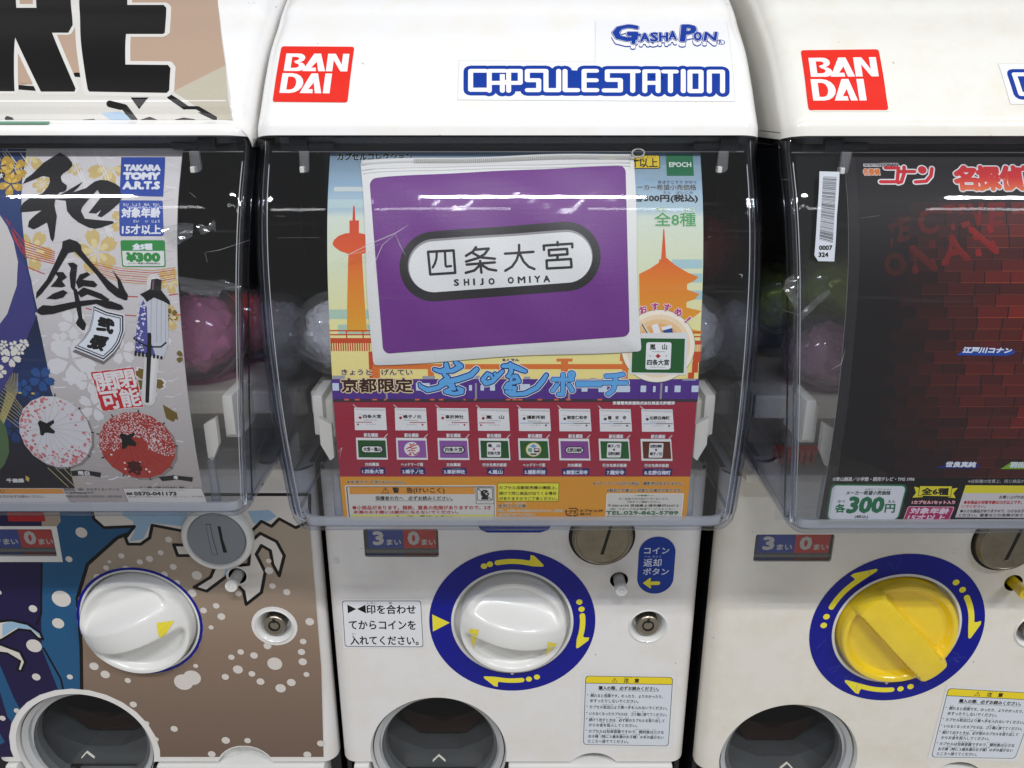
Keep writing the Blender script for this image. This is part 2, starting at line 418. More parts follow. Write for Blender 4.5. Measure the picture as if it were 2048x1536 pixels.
def knob(name, c, R, rot, m, parent, sharp, hgt, bw, over=0):
    """dial knob: dished disc with a grip bar across it, one height field"""
    NR, NA = 64, 160; V = []; 
    def smooth(a, b, x):
        t = min(max((x-a)/(b-a), 0), 1); return t*t*(3-2*t)
    for i in range(NR+1):
        r = R*i/NR
        for j in range(NA):
            a = 2*pi*j/NA; u = r*cos(a); v = r*sin(a)
            rim = .0080; floor = .0030
            e = smooth(.80, .92, r/R); base = floor*(1-e)+rim*e
            half = bw*R*(1 if sharp else (1-.18*(u/R)**2)); arch = hgt*(1-.12*(u/R)**2) if sharp else rim+(hgt-rim)*max(0, 1-(abs(u)/(R*.97))**2)
            av = abs(v)
            t = 1-smooth(half, half+(.055 if sharp else (.42 if v > 0 else .26))*R, av) if av > half else 1
            if not sharp and av > half: t = t**1.25
            crown = -.0006*(v/half)**2 if av < half else -.0006
            z = max(base, base+(arch+crown-base)*t)
            if i >= NR-1: z = z-.0012*(i-NR+2)
            x2 = u*cos(rot)-v*sin(rot); y2 = u*sin(rot)+v*cos(rot)
            V.append((c[0]+x2, c[1]-z, c[2]+y2))
    F = [(i*NA+j, (i+1)*NA+j, (i+1)*NA+(j+1) % NA, i*NA+(j+1) % NA) for i in range(NR) for j in range(NA)]
    b0 = len(V)
    for j in range(NA): x, y, z = V[NR*NA+j]; V.append((x, c[1]+.012, z))
    F += [(NR*NA+j, b0+j, b0+(j+1) % NA, NR*NA+(j+1) % NA) for j in range(NA)]
    KV[id(parent)] = np.array(V[:NR*NA])
    return mesh_obj(name, V, F, m, parent, smooth=True, sharp=38)
KV = {}
def proj(P):
    x, y, z = P[:, 0], P[:, 1], P[:, 2]-CAMZ; d = y*cos(PIT)-z*sin(PIT); return np.stack([1024+FPX*x/d, 768+FPX*(-z*cos(PIT)-y*sin(PIT))/d], 1)
def knob_mark(S, pts, parent):
    """small yellow triangle laid on the knob surface"""
    V = KV[id(S['root'])]; q = proj(V); keep = V[:, 1] < S['Yp']-.0055; V = V[keep]; q = q[keep]; C3 = [V[np.argmin(((q-np.array(p))**2).sum(1))] for p in pts]
    n = 6; P = []; F = []; idx = {}
    for i in range(n+1):
        for j in range(n+1-i):
            a, b = i/n, j/n; w = C3[0]*(1-a-b)+C3[1]*a+C3[2]*b; near = V[np.argmin((V[:, 0]-w[0])**2+(V[:, 2]-w[2])**2)]; idx[i, j] = len(P); P.append((w[0], min(w[1], near[1])-.00035, w[2]))
    for i in range(n):
        for j in range(n-i):
            F.append((idx[i, j], idx[i+1, j], idx[i, j+1]))
            if j < n-i-1: F.append((idx[i+1, j], idx[i+1, j+1], idx[i, j+1]))
    mesh_obj('knob_mark', P, F, M['yellow_ink'], parent)

def machine(key, label, lidmat, panmat):
    cf = CONF[key]; x0, dy, bot = cf['x'], cf['dy'], cf['bot']
    R = empty('capsule_machine', (x0, .60+dy, CAMZ-.66), label, 'capsule machine', 'capsule machines standing side by side')
    ls = lid_s.shift(dy); ps = post_s.shift(dy, -.0046, cut=bot-.0030 if key != 'left' else .2225); pn = pan_s.shift(dy)
    S = dict(root=R, lid=ls, post=ps, pan=pn, x=x0, dy=dy)
    # lid
    if key == 'left':
        q = LIDP[LIDP[:, 1] < -.002]
        q = np.vstack([q, [[.4562, .0030], [.4546, .0074], [.4540, .0080], [.4500, .0090], [.4480, .0096], [.4468, .0110], [.4462, .0150]]])
        ll = Surf(q); S['lid'] = Surf(q[:-5])
        loft(ll, cf['lx'], HW-.0005, .013, .80+dy, 'lid', lidmat, R, smooth=40)
    else:
        loft(ls, cf['lx'], HW, .012, .80+dy, 'lid', lidmat, R, smooth=50)
    # dark header under the lid, with the bracket blocks of the cover
    v, f = boxmesh(x0-HW+.006, .4665+dy, CAMZ-.0250, x0+HW-.006, .60+dy, CAMZ-.0155); mesh_obj('header_bar', v, f, M['darkmetal'], R)
    # cover
    cp = [tuple(p) for p in post_s.shift(dy, .0028).P if .0162 < p[1] < bot-.010]
    e = cp[-1]; cp += [(e[0]+.0008, bot-.006), (e[0]+.0026, bot-.0028), (e[0]+.0060, bot-.0008), (e[0]+.0105, bot)]
    cs = Surf(cp); S['cov'] = cs
    loft(cs, cf['lx'], HW, .010, .66+dy, 'clear_cover', M['clear'], R, cap0=False, cap1=True, smooth=60, thick=.0022, taper=lambda t: 1-.047*t**2.2-.022*max(0, (t-.95)/.05)**2, drift=lambda t: (x0-cf['lx'])*t**1.5)
    # thick moulded rims of the cover: bottom lip and top lip
    def bar(pts, name, hw, mm, r=.010):
        n = len(pts); xs = [(-hw, r)]+[(-hw+r*(1-cos(a)), r-r*sin(a)) for a in [pi/2*i/6 for i in range(1, 7)]]
        xs = xs+[(-x, d) for x, d in reversed(xs)]
        bx = x0 if hw < .133 else cf['lx']; V = [W(bx+x, p[0]+d, p[1]) for x, d in xs for p in pts]
        F = [(i*n+j, (i+1)*n+j, (i+1)*n+(j+1) % n, i*n+(j+1) % n) for i in range(len(xs)-1) for j in range(n)]
        F += [tuple(range(n)), tuple(range((len(xs)-1)*n, len(xs)*n))[::-1]]
        return mesh_obj(name, V, F, mm, R, smooth=True, sharp=50)
    y = e[0]+.0005
    bar([(y+.0021, bot-.0085), (y+.0040, bot-.0084), (y+.0062, bot-.0062), (y+.0105, bot-.0052), (y+.0120, bot-.0012), (y+.0068, bot-.0012), (y+.0032, bot-.0028)], 'cover_bottom_rim', HW*.940-.0024, M['rim'])
    # moulded upright corners of the cover and the inner sheet's bright edge
    def rail(fx, dpt, rx, mm, name, t0=0, t1=1, rz=None, H0=None):
        idx = [i for i in range(0, len(cp)) if t0 <= cs.S[i]/cs.S[-1] <= t1]; V = []; k8 = 10; rz_ = rz or rx
        for i in idx:
            t = cs.S[i]/cs.S[-1]; kk = 1-.047*t**2.2-.022*max(0, (t-.95)/.05)**2; xc = cf['lx']+(x0-cf['lx'])*t**1.5; P = cs.P[i]-cs.N[i]*dpt
            for j in range(k8):
                a = 2*pi*j/k8; V.append(W(xc+fx*kk+rx*cos(a), P[0]+rz_*sin(a), P[1]))
        F = [(i*k8+j, i*k8+(j+1) % k8, (i+1)*k8+(j+1) % k8, (i+1)*k8+j) for i in range(len(idx)-1) for j in range(k8)]
        F += [tuple(range(k8)), tuple(range((len(idx)-1)*k8, len(idx)*k8))[::-1]]
        return mesh_obj(name, V, F, mm, R, smooth=True)
    for sx in (-1, 1):
        rail(sx*(HW-.0042), .0046, .0013, M['edge'], 'cover_corner')
        rail(sx*(HW-.0008), .0075, .0005, M['edge_blue'], 'cover_corner_edge')
        rail(sx*(HW-.0062), .0036, .00028, M['rim'], 'inner_sheet_edge', .05, .97)
    y3, h3 = cp[6][0]+.0036, cp[6][1]
    pts = [W(cf['lx']+x_, y3-.0002, .0240) for x_ in np.linspace(-(HW-.0068), HW-.0068, 9)]
    V = [(p[0], p[1]+.00028*cos(2*pi*j/8), p[2]+.00028*sin(2*pi*j/8)) for p in pts for j in range(8)]
    mesh_obj('inner_sheet_edge', V, [(i*8+j, i*8+(j+1) % 8, (i+1)*8+(j+1) % 8, (i+1)*8+j) for i in range(8) for j in range(8)], M['rim'], R)
    yt = cp[0][0]
    bar([(yt+.0022, .0165), (yt+.0075, .0165), (yt+.0065, .0192), (yt+.0025, .0196)], 'cover_top_rim', HW-.0035, M['rim_dim'])
    for sx in (-1, 1):
        a = x0+sx*.1175
        v, f = merge(boxmesh(a-.0052, .4545+dy, CAMZ-.0238, a+.0052, .4605+dy, CAMZ-.0165, .001),
                     boxmesh(a-.0072-sx*.012, .4550+dy, CAMZ-.0228, a+.0072-sx*.012, .4602+dy, CAMZ-.0188, .0008))
        mesh_obj('cover_bracket', v, f, M['darkmetal'], R)
        # hanging clear tab
        t = x0+sx*.1130
        v, f = prism([(t-.0026, CAMZ-.0232), (t+.0026, CAMZ-.0232), (t+.0029-(.001 if sx < 0 else 0), CAMZ-.0325), (t+.0014, CAMZ-.0342), (t-.0022, CAMZ-.0342), (t-.0029, CAMZ-.0325)], .4475+dy, .4495+dy)
        ob = mesh_obj('hanging_tab', v, f, M['tab'], R)
        v, f = boxmesh(t-.0028, .4462+dy, CAMZ-.0345, t-.0004, .4512+dy, CAMZ-.0312, .0004); mesh_obj('tab_foot', v, f, M['clip'], ob)
        # lower inner peg, a clear rib
        g = x0+sx*.1060
        pts = [W(g-.0012+.002*k*sx*-1, .4300+dy+.02*max(0, k-1)**2*.2, bot-.034+.0085*k) for k in range(5)]
        v, f = prism([(g-.0024, CAMZ-bot+.0030), (g+.0024, CAMZ-bot+.0030), (g+.0018, CAMZ-bot+.029), (g+.0008, CAMZ-bot+.031), (g-.0008, CAMZ-bot+.031), (g-.0018, CAMZ-bot+.029)], .4310+dy, .4345+dy)
        mesh_obj('clear_rib', v, f, M['tab'], R)
    # inside: back wall, bowl floor, hopper face, deck
    v, f = boxmesh(x0-.128, .600+dy, CAMZ-.178, x0+.128, .606+dy, CAMZ-.0295); mesh_obj('back_wall', v, f, M['dark'], R)
    v, f = boxmesh(x0-.133, .492+dy, CAMZ-.1925, x0+.133, .640+dy, CAMZ-.1765, .0015); mesh_obj('bowl_shelf', v, f, M['beige'], R)
    v, f = boxmesh(x0-.131, .530+dy, CAMZ-.236, x0+.131, .640+dy, CAMZ-.1925, 0); mesh_obj('hopper_front', v, f, M['beige'], R)
    v, f = boxmesh(x0-.131, .500+dy, CAMZ-.2425, x0+.131, .640+dy, CAMZ-.2362, .0012); mesh_obj('deck', v, f, M['beige'], R)
    for sx in (-1, 1):
        # bracket that clips the poster from behind
        a = x0+sx*cf['cl']
        v, f = merge(boxmesh(a-.004*1, .462+dy, CAMZ-.1965, a+.0055, .495+dy, CAMZ-.1715, .0012),
                     boxmesh(a-.0055 if sx < 0 else a-.001, .455+dy, CAMZ-.1920, a+.001 if sx < 0 else a+.0055, .485+dy, CAMZ-.1660, .0012))
        bo = mesh_obj('poster_clip', v, f, M['clip'], R, smooth=True, sharp=35)
        q = [(a-sx*.001, CAMZ-.1752), (a-sx*.0085, CAMZ-.1795), (a-sx*.0085, CAMZ-.2010), (a-sx*.0060, CAMZ-.2030), (a-sx*.001, CAMZ-.1925)]
        v, f = prism(q if sx < 0 else q[::-1], .4420+dy, .4460+dy); mesh_obj('clip_wing', v, f, M['clip'], bo)
    # body: front plate with its openings
    P0, P1 = .2460, .5085; Yp = PY+dy; hw = .1345; rr = .0075
    S['Yp'] = Yp
    pnx = lambda px, py: pn.un(px, py)
    return S

def plate(S, holes, panmat, name='front_panel', P0=.2460, P1=.5085, hw=.1404, rr=.0120, bottom=None):
    R, x0, Yp = S['root'], S['x'], S['Yp']
    outer = rrect(x0-hw+rr, -P1, x0+hw-rr, -P0, .0001, 1) if bottom is None else bottom
    loops = [[Vector((p[0], p[1], 0)) for p in l] for l in [outer, *holes]]
    T = tessellate_polygon(loops); P = [(v.x, v.y) for l in loops for v in l]
    V = [(x, Yp, CAMZ+z) for x, z in P]; F = [tuple(t) for t in T]
    # reveals of the openings
    for hl in holes:
        b = len(V); n = len(hl); V += [(x, Yp, CAMZ+z) for x, z in hl]+[(x, Yp+.004, CAMZ+z) for x, z in hl]
        F += [(b+i, b+(i+1) % n, b+n+(i+1) % n, b+n+i) for i in range(n)]
    # rounded upright edges and sides
    for sx in (-1, 1):
        b = len(V); seq = [(x0+sx*(hw-rr+rr*sin(a)), Yp+rr-rr*cos(a)) for a in [pi/2*i/8 for i in range(9)]]+[(x0+sx*hw, Yp+rr+.003)]
        for x, y in seq: V += [(x, y, CAMZ-P0), (x, y, CAMZ-P1)]
        F += [(b+2*i, b+2*i+1, b+2*i+3, b+2*i+2) for i in range(len(seq)-1)]
    b = len(V); V += [(x0-hw, Yp+rr, CAMZ-P0), (x0+hw, Yp+rr, CAMZ-P0), (x0+hw, Yp+.28, CAMZ-P0), (x0-hw, Yp+.28, CAMZ-P0), (x0+hw-rr, Yp, CAMZ-P0), (x0-hw+rr, Yp, CAMZ-P0)]
    F += [(b, b+1, b+2, b+3), (b+5, b+4, b+1, b)]
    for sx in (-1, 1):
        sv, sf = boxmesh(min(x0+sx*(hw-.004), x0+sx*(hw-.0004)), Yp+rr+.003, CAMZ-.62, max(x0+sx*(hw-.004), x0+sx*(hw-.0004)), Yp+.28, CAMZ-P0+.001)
        mesh_obj('gap_shade_slab', sv, sf, M['dark'], R)  # dark slab added to stand in for shade in the gap between bodies
    return mesh_obj(name, V, F, panmat, R, smooth=True, sharp=30)

def ring_art(S, cpx, Rm, rin, arrows, tri=None, name='dial_ring', cracks=0, tick=True):
    """flat blue dial ring with its yellow arrows, laid on the panel"""
    a = Art(S['pan'], 2.5e-4); X, Sc = S['pan'].un(*cpx)
    blue, yel = (10, 28, 138), (236, 222, 62)
    a.spoly(circ(X, Sc, Rm, 96), blue, 0, [circ(X, Sc, rin, 96)])
    def pt(ang, r): return (X+r*sin(radians(ang)), Sc-r*cos(radians(ang)))
    k = Rm/.0635
    for dots, a0, a1, tip in arrows:
        for d in dots: p = pt(d, .0540*k); a.spoly(circ(*p, .0024*k, 18), yel, 1)
        n = 9; sgn = 1 if a1 > a0 else -1
        P = [pt(a0+(a1-a0)*i/n, .0538*k) for i in range(n+1)]
        a.stroke(P, .0021*k, yel, 1, px=False)
        # half arrow head
        h = [pt(a1-sgn*2, .0517*k), pt(a1+sgn*3, .0519*k), pt(tip, .0540*k), pt(tip+sgn*1.2, .0550*k), pt(tip, .0562*k), pt(a1+sgn*1.5, .0608*k), pt(a1-sgn*1.2, .0608*k), pt(a1-sgn*.5, .0575*k), pt(a1-sgn*1, .0558*k)]
        a.spoly(h, yel, 2)
    if tri:
        a.spoly([pt(270-7.5, .0615*k), pt(270+7.0, .0615*k), pt(270, .0478*k)], yel, 1)
    if tick: a.spoly(circ(*pt(180, rin+.0002), .0013, 12), (226, 222, 218), 1)
    for i in range(cracks):
        an = random.choice([200, 215, 232, 150, 130, 118, 300, 318, 335, 350, 95, 262])+random.uniform(-5, 5); r = rin+random.uniform(0, .006); P = []
        for j in range(5):
            P.append(pt(an, r)); an += random.uniform(-2.2, 2.2); r += random.uniform(.001, .0036)
        P = [q for q in P if hypot(q[0]-X, q[1]-Sc) < Rm-.0005]
        if len(P) > 1: a.stroke(P, .00010, (70, 90, 170), 3, px=False)
    return a.build(name, M['sticker'], S['root']), (X, Sc)

# ------------------------------------------------------------------ build the three machines
def H2(S, p): X, s = S['pan'].un(*p); return X, .20+s        # panel point -> (X, H)
def front_parts(S, key, px, panmat):
    """px: pixel positions of the fittings on this machine's panel"""
    R = S['root']; Yp = S['Yp']; pn = S['pan']; holes = []
    def hole(c, r, n=48):
        holes.append([(c[0]+r*cos(2*pi*i/n), -c[1]+r*sin(2*pi*i/n)) for i in range(n)]); return c
    dial = hole(H2(S, px['dial']), px['dial_r'], 64)
    lock = hole(H2(S, px['lock']), .0138) if px.get('lock') else None
    btn = hole(H2(S, px['btn']), .0068, 32) if px.get('btn') else None
    slot = H2(S, px['slot'])
    # counter window
    x0, y0, x1, y1 = px['win']; xa, ha = H2(S, ((x0), (y0+y1)/2)); xb, hb = H2(S, (x1, (y0+y1)/2)); h0 = H2(S, (x0, y0))[1]; h1 = H2(S, (x0, y1))[1]
    win = rrect(xa, -h1, xb, -h0, .0018)
    if not px.get('nowin'): holes.append(win)
    # chute: big round opening cut by the bottom edge of the plate
    cx, ch = px['chute']; cr = px['chute_r']; P1 = .5085; hw = .1404-.0120
    dx = sqrt(cr*cr-(P1-ch)**2)
    a0 = atan2(-(P1-ch), dx)
    arc = [(cx+cr*cos(t), -ch+cr*sin(t)) for t in np.linspace(a0, pi-a0, 72)]
    # finger scoop in the lower edge
    fx, fh, fr = px['scoop']; da = math.acos((fh-P1)/fr) if abs(fh-P1) < fr else 1
    sd = sqrt(fr*fr-(P1-fh)**2); f0 = atan2(-(P1-fh), sd)
    farc = [(fx+fr*cos(t), -fh+fr*sin(t)) for t in np.linspace(f0, pi-f0, 30)]
    xl, xr = S['x']-hw, S['x']+hw
    outer = [(xl, -.2460), (xr, -.2460), (xr, -P1)]
    for arcx in sorted([arc, farc], key=lambda q: -q[0][0]): outer += [tuple(p) for p in arcx]
    outer += [(xl, -P1)]
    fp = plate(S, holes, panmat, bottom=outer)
    # chute: white collar, smoked door, lit lower cheek
    def arcstrip(r0, y0_, r1, y1_, t0=-.9, t1=pi+.9, n=72, c=(cx, ch)):
        T = np.linspace(t0, t1, n); V = []
        for t in T: V += [(c[0]+r0*cos(t), y0_, CAMZ-c[1]+r0*sin(t)), (c[0]+r1*cos(t), y1_, CAMZ-c[1]+r1*sin(t))]
        return V, [(2*i, 2*i+1, 2*i+3, 2*i+2) for i in range(n-1)]
    v, f = merge(arcstrip(cr, Yp, cr-.0012, Yp+.003), arcstrip(cr-.0012, Yp+.003, cr-.0022, Yp+.030))
    mesh_obj('chute_collar', v, f, M['white'], R, smooth=True, sharp=50)
    v, f = merge(arcstrip(cr-.0022, Yp+.004, cr-.0060, Yp+.007), arcstrip(cr-.0060, Yp+.007, cr-.0068, Yp+.010), arcstrip(cr-.0068, Yp+.010, cr-.0105, Yp+.012), arcstrip(cr-.0105, Yp+.012, cr-.011, Yp+.018))
    dr = mesh_obj('door_frame', v, f, M['frame_grey'], R, smooth=True, sharp=50)
    # bowed smoked door
    V = []; n = 24; k = 40
    for i in range(n+1):
        r = (cr-.0070)*i/n
        for j in range(k):
            a = 2*pi*j/k; V.append((cx+r*cos(a), Yp+.013-.010*(1-(r/cr)**2)+.004*(r*sin(a)/cr), CAMZ-ch+r*sin(a)))
    F = [(i*k+j, i*k+(j+1) % k, (i+1)*k+(j+1) % k, (i+1)*k+j) for i in range(n) for j in range(k)]
    door = mesh_obj('chute_door', V, F, M['smoke'], R, smooth=True)
    am = Art(pn.shift(-.0004, 0), 0)
    # moulded triangle on the door
    tx, th = cx, ch+.0035
    v, f = [], []
    for (p, q) in (((-.0052, -.006), (0, 0)), ((0, 0), (.0052, -.006))):
        v2, f2 = prism([(tx+p[0], CAMZ-th+p[1]-.0006), (tx+q[0], CAMZ-th+q[1]-.0006), (tx+q[0], CAMZ-th+q[1]+.0006), (tx+p[0], CAMZ-th+p[1]+.0006)], Yp+.0008, Yp+.0022); v, f = merge((v, f), (v2, f2))
    mesh_obj('door_mark', v, f, M['clip'], door)
    # the dark well behind, its sloping floor and the brown rubber stop
    v, f = lathe([(cr+.004, -.031), (cr+.004, -.10), (0, -.10)], 48, (cx, Yp, CAMZ-ch)); mesh_obj('chute_well', v, f, M['black'], R)
    v, f = prism([(cx-.040, CAMZ-ch-.040), (cx+.040, CAMZ-ch-.040), (cx+.053, CAMZ-ch+.002), (cx+.032, CAMZ-ch-.013), (cx+.014, CAMZ-ch-.021), (cx-.014, CAMZ-ch-.021), (cx-.032, CAMZ-ch-.013), (cx-.053, CAMZ-ch+.002)], Yp+.026, Yp+.08)
    mesh_obj('capsule_ramp', v, f, M['ramp'], R)
    v, f = prism([(cx-.034, CAMZ-ch+.001), (cx-.020, CAMZ-ch-.016), (cx+.020, CAMZ-ch-.016), (cx+.034, CAMZ-ch+.001), (cx+.034, CAMZ-ch+.010), (cx, CAMZ-ch-.004), (cx-.034, CAMZ-ch+.010)], Yp+.040, Yp+.05)
    mesh_obj('rubber_stop', v, f, mat('brown_rubber', (70, 38, 28), .6), R)
    # lower tray front, standing proud under the plate
    v, f = merge(boxmesh(S['x']-.1305, Yp-.0035, CAMZ-.62, cx-cr-.0015, Yp+.02, CAMZ-.5100, .0014), boxmesh(cx+cr+.0015, Yp-.0035, CAMZ-.62, S['x']+.1305, Yp+.02, CAMZ-.5100, .0014),
                 boxmesh(cx-cr-.0014, Yp+.002, CAMZ-.62, cx+cr+.0014, Yp+.26, CAMZ-ch-cr+.004))
    mesh_obj('tray_front', v, f, M['white'], R, smooth=True, sharp=30)
    # scoop: recessed faceted bowl
    V, F = [], []; T = np.linspace(f0, pi-f0, 30)
    for t in T: V += [(fx+fr*cos(t), Yp+.0004, CAMZ-fh+fr*sin(t)), (fx+fr*.93*cos(t), Yp+.006, CAMZ-fh+fr*.93*sin(t))]
    F = [(2*i, 2*i+1, 2*i+3, 2*i+2) for i in range(29)]
    for t in (0,):
        b = len(V); V += [(fx-fr, Yp+.006, CAMZ-.52), (fx-fr*.42, Yp+.013, CAMZ-.52), (fx-fr*.42, Yp+.011, CAMZ-fh+fr), (fx-fr, Yp+.006, CAMZ-fh+fr),
                          (fx+fr*.42, Yp+.013, CAMZ-.52), (fx+fr*.42, Yp+.011, CAMZ-fh+fr), (fx+fr, Yp+.006, CAMZ-.52), (fx+fr, Yp+.006, CAMZ-fh+fr)]
        F += [(b, b+1, b+2, b+3), (b+1, b+4, b+5, b+2), (b+4, b+6, b+7, b+5)]
    mesh_obj('finger_scoop', V, F, M['white'], R, smooth=True, sharp=20)
    # dial well and knob
    c = (dial[0], Yp, CAMZ-dial[1]); dr_ = px['dial_r']
    v, f = lathe([(dr_, 0), (dr_-.0012, .0006), (dr_-.0016, 0), (dr_-.0018, -.009), (0, -.009)], 72, c); mesh_obj('dial_collar', v, f, M['white'] if key != 'mid' else M['greydisc'] if False else M['white'], R, smooth=True, sharp=30)
    kx, kh = H2(S, px['knobc']) if px.get('knobc') else dial
    kb = px['knob']; ko = knob('dial_knob', (dial[0]+kb.get('dx', 0), Yp-kb.get('out', 0), CAMZ-dial[1]+kb.get('dz', 0)), kb['R'], radians(kb['rot']), kb['mat'], R, kb['sharp'], kb['h'], kb['bw'])
    for mk in kb.get('marks', []): knob_mark(S, mk, ko)
    # key lock in its funnel
    if lock:
        c = (lock[0], Yp, CAMZ-lock[1])
        v, f = lathe([(.0150, .0001), (.0142, .0012), (.0134, .0006), (.0105, -.0050), (.0098, -.0085), (.006, -.0085)], 56, c); lk = mesh_obj('key_lock', v, f, M['white'], R, smooth=True, sharp=60)
        c = (lock[0], Yp, CAMZ-lock[1]+.0004)
        v, f = lathe([(.0085, -.0085), (.0085, .0002), (.0079, .0008), (.0046, .0006), (.0042, -.001), (.0036, -.001), (.0034, .0004), (0, .0004)], 40, c); mesh_obj('lock_barrel', v, f, M['metal'], lk, smooth=True, sharp=30)
        v, f = merge(lathe([(.0046, .00085), (.0046, .00095), (.0035, .00095), (.0035, .00085)], 40, c), boxmesh(c[0]-.0009, Yp-.0012, c[2]+.0030, c[0]+.0009, Yp-.0006, c[2]+.0062)); mesh_obj('key_slot', v, f, M['black'], lk)
    # coin return button
    if btn:
        c = (btn[0], Yp, CAMZ-btn[1])
        v, f = lathe([(.0068, 0), (.0066, -.010), (0, -.010)], 32, c); mesh_obj('button_well', v, f, M['black'] if key != 'left' else M['darkmetal'], R)
        m_ = px['btnmat']; L = px.get('btnlen', .015)
        v, f = lathe([(.0043, -.012), (.0043, L-.004), (.0046, L-.0035), (.0046, L-.0006), (.0042, L), (.0019, L), (.0018, L-.0005), (.0014, L-.0005), (.0013, L), (0, L)], 32, (c[0], c[1], c[2]+.0003)); mesh_obj('return_button', v, f, m_, R, smooth=True, sharp=35)
    # coin entry
    sc = (slot[0], Yp, CAMZ-slot[1])
    if key == 'left':
        v, f = lathe([(.0265, 0), (.0262, .003), (.0245, .0048), (.0225, .0052), (.0218, .0046), (.0212, .0030)], 64, sc); cs_ = mesh_obj('coin_entry', v, f, M['white'], R, smooth=True, sharp=50)
        v, f = lathe([(.0212, .0030), (.0205, .0044), (0, .0044)], 64, sc); mesh_obj('entry_disc', v, f, M['greydisc'], cs_, smooth=True, sharp=30)
        def sl(dx, w_, h_, d, mm, nm):
            q = [(sc[0]+dx-w_+.0008, sc[2]-h_), (sc[0]+dx+w_+.0012, sc[2]-h_), (sc[0]+dx+w_-.0006, sc[2]), (sc[0]+dx+w_-.0012, sc[2]+h_), (sc[0]+dx-w_-.0008, sc[2]+h_), (sc[0]+dx-w_-.0002, sc[2])]
            v, f = prism(q, Yp-.0044-d, Yp-.002); mesh_obj(nm, v, f, mm, cs_)
        sl(.0042, .0012, .0108, .0002, M['black'], 'coin_slot'); sl(-.0035, .0016, .0125, .0003, M['greydisc'], 'slot_guide')
        sl(-.0035, .0019, .0128, .00015, M['darkmetal'], 'guide_outline')
    else:
        v, f = lathe([(.0225, -.004), (.0225, 0), (.0222, .0030), (.0205, .0058), (.0195, .0060), (.0190, .0056), (.0186, .0058), (0, .0060)], 64, sc); cs_ = mesh_obj('coin_entry', v, f, M['brass'], R, smooth=True, sharp=25)
        q = []
        for dx, dz in ((-.0017, -.0118), (.0004, -.0118), (.0062, .0125), (.0041, .0125)): q.append((sc[0]+.0005+dx, sc[2]+dz))
        v, f = prism(q, Yp-.00625, Yp-.004); mesh_obj('coin_slot', v, f, M['black'], cs_)
        v, f = prism([(q[0][0]-.0002, q[0][1]-.0011), (q[1][0]+.0002, q[1][1]-.0011), (q[1][0]+.0003, q[1][1]), (q[0][0], q[0][1])], Yp-.0064, Yp-.005); mesh_obj('slot_lip', v, f, M['metal'], cs_)
        q2 = [(x_+(.00045 if i in (1, 2) else .00125)*(1 if i in (1, 2) else -0), z_) for i, (x_, z_) in enumerate(q)]
        v, f = lathe([(.0245, .0001), (.0225, .0001)], 64, sc); mesh_obj('entry_gap', v, f, M['black'], cs_)
    # counter window
    if True:
        cnt = Art(Surf([(Yp+.0022, .20), (Yp+.0022, .70)], False), 0)
        u = (xb-xa)/(x1-x0); wy = h1-h0; s0 = h0-.20
        def bx(a, b, c_, d): return [(xa+a*(xb-xa), s0+b*wy), (xa+c_*(xb-xa), s0+b*wy), (xa+c_*(xb-xa), s0+d*wy), (xa+a*(xb-xa), s0+d*wy)]
        cnt.spoly(bx(-.03, -.03, 1.03, 1.03), (52, 54, 56), 0)
        cnt.spoly(bx(.05, .03, .525, .74), (26, 62, 160), 1); cnt.spoly(bx(.525, .03, .965, .74), (200, 40, 36), 1)
        cnt.spoly(bx(.0, .74, 1, .80), (74, 76, 78), 2); cnt.spoly(bx(.0, .80, 1, .90), (108, 112, 112), 2); cnt.spoly(bx(.05, .92, .525, 1), (30, 50, 110), 2); cnt.spoly(bx(.525, .92, .965, 1), (120, 40, 40), 2)
        def ct(t, a, b, c_, d, bold):
            V_, F_ = textmesh(t); mn = V_.min(0); uv = (V_-mn)/(V_.max(0)-mn)
            P = np.stack([xa+(a+(c_-a)*uv[:, 0])*(xb-xa), s0+(b+(d-b)*uv[:, 1])*wy], 1)
            for i in range(8 if bold else 1): cnt._add(P+(np.array([cos(i*pi/4), sin(i*pi/4)])*bold), F_, (214, 212, 210), 3*ZS+i*MS)
            cnt._add(P, F_, (214, 212, 210), 3*ZS+9*MS)
        ct('3', .125, .16, .25, .60, .00075); ct('まい', .30, .42, .49, .62, .00020)
        ct('0', .595, .16, .73, .60, .00075); ct('まい', .77, .42, .955, .62, .00020)
        cw = cnt.build('counter_display', M['gloss'], R)
        v, f = prism([(p[0], CAMZ+p[1]) for p in win], Yp+.0006, Yp+.0011)
        mesh_obj('window_pane', v, f, M['clear_thin'] if 'clear_thin' in M else M['clear'], cw)
    return dict(dial=dial, slot=slot)

lblM = 'middle white capsule machine with a white dial knob and a purple pouch behind its cover'
lblL = 'capsule machine with a beige and blue wave wrap and big black letters on its lid'
lblR = 'cream capsule machine with a yellow dial knob and a black and red poster'
SM = machine('mid', lblM, M['lid'], M['panel'])
SL = machine('left', lblL, M['lid'], M['panel'])
SR = machine('right', lblR, M['lid_cream'], M['panel_cream'])
def cxh(S, top, half, r):  # chute centre from the top of its arc
    X, H = H2(S, top); return (X, H+r)
front_parts(SM, 'mid', dict(dial=(1024.6, 1245), dial_r=.0462, lock=(1296, 1252), btn=(1238, 1160), slot=(1204, 1072), win=(728, 1058, 877, 1114),
    chute=cxh(SM, (873, 1395), 0, .0555), chute_r=.0555, scoop=(H2(SM, (1188, 1506))[0], H2(SM, (1188, 1506))[1]+.0235-.0001, .0235), btnmat=M['white'],
    knob=dict(R=.0408, rot=-11, mat=M['white'], sharp=False, h=.0235, bw=.165, dx=.0005, dz=.0000, out=.000, marks=[[(937, 1258), (958, 1259), (953, 1291)], [(1096, 1284), (1115, 1287), (1091, 1310)]])), M['panel'])
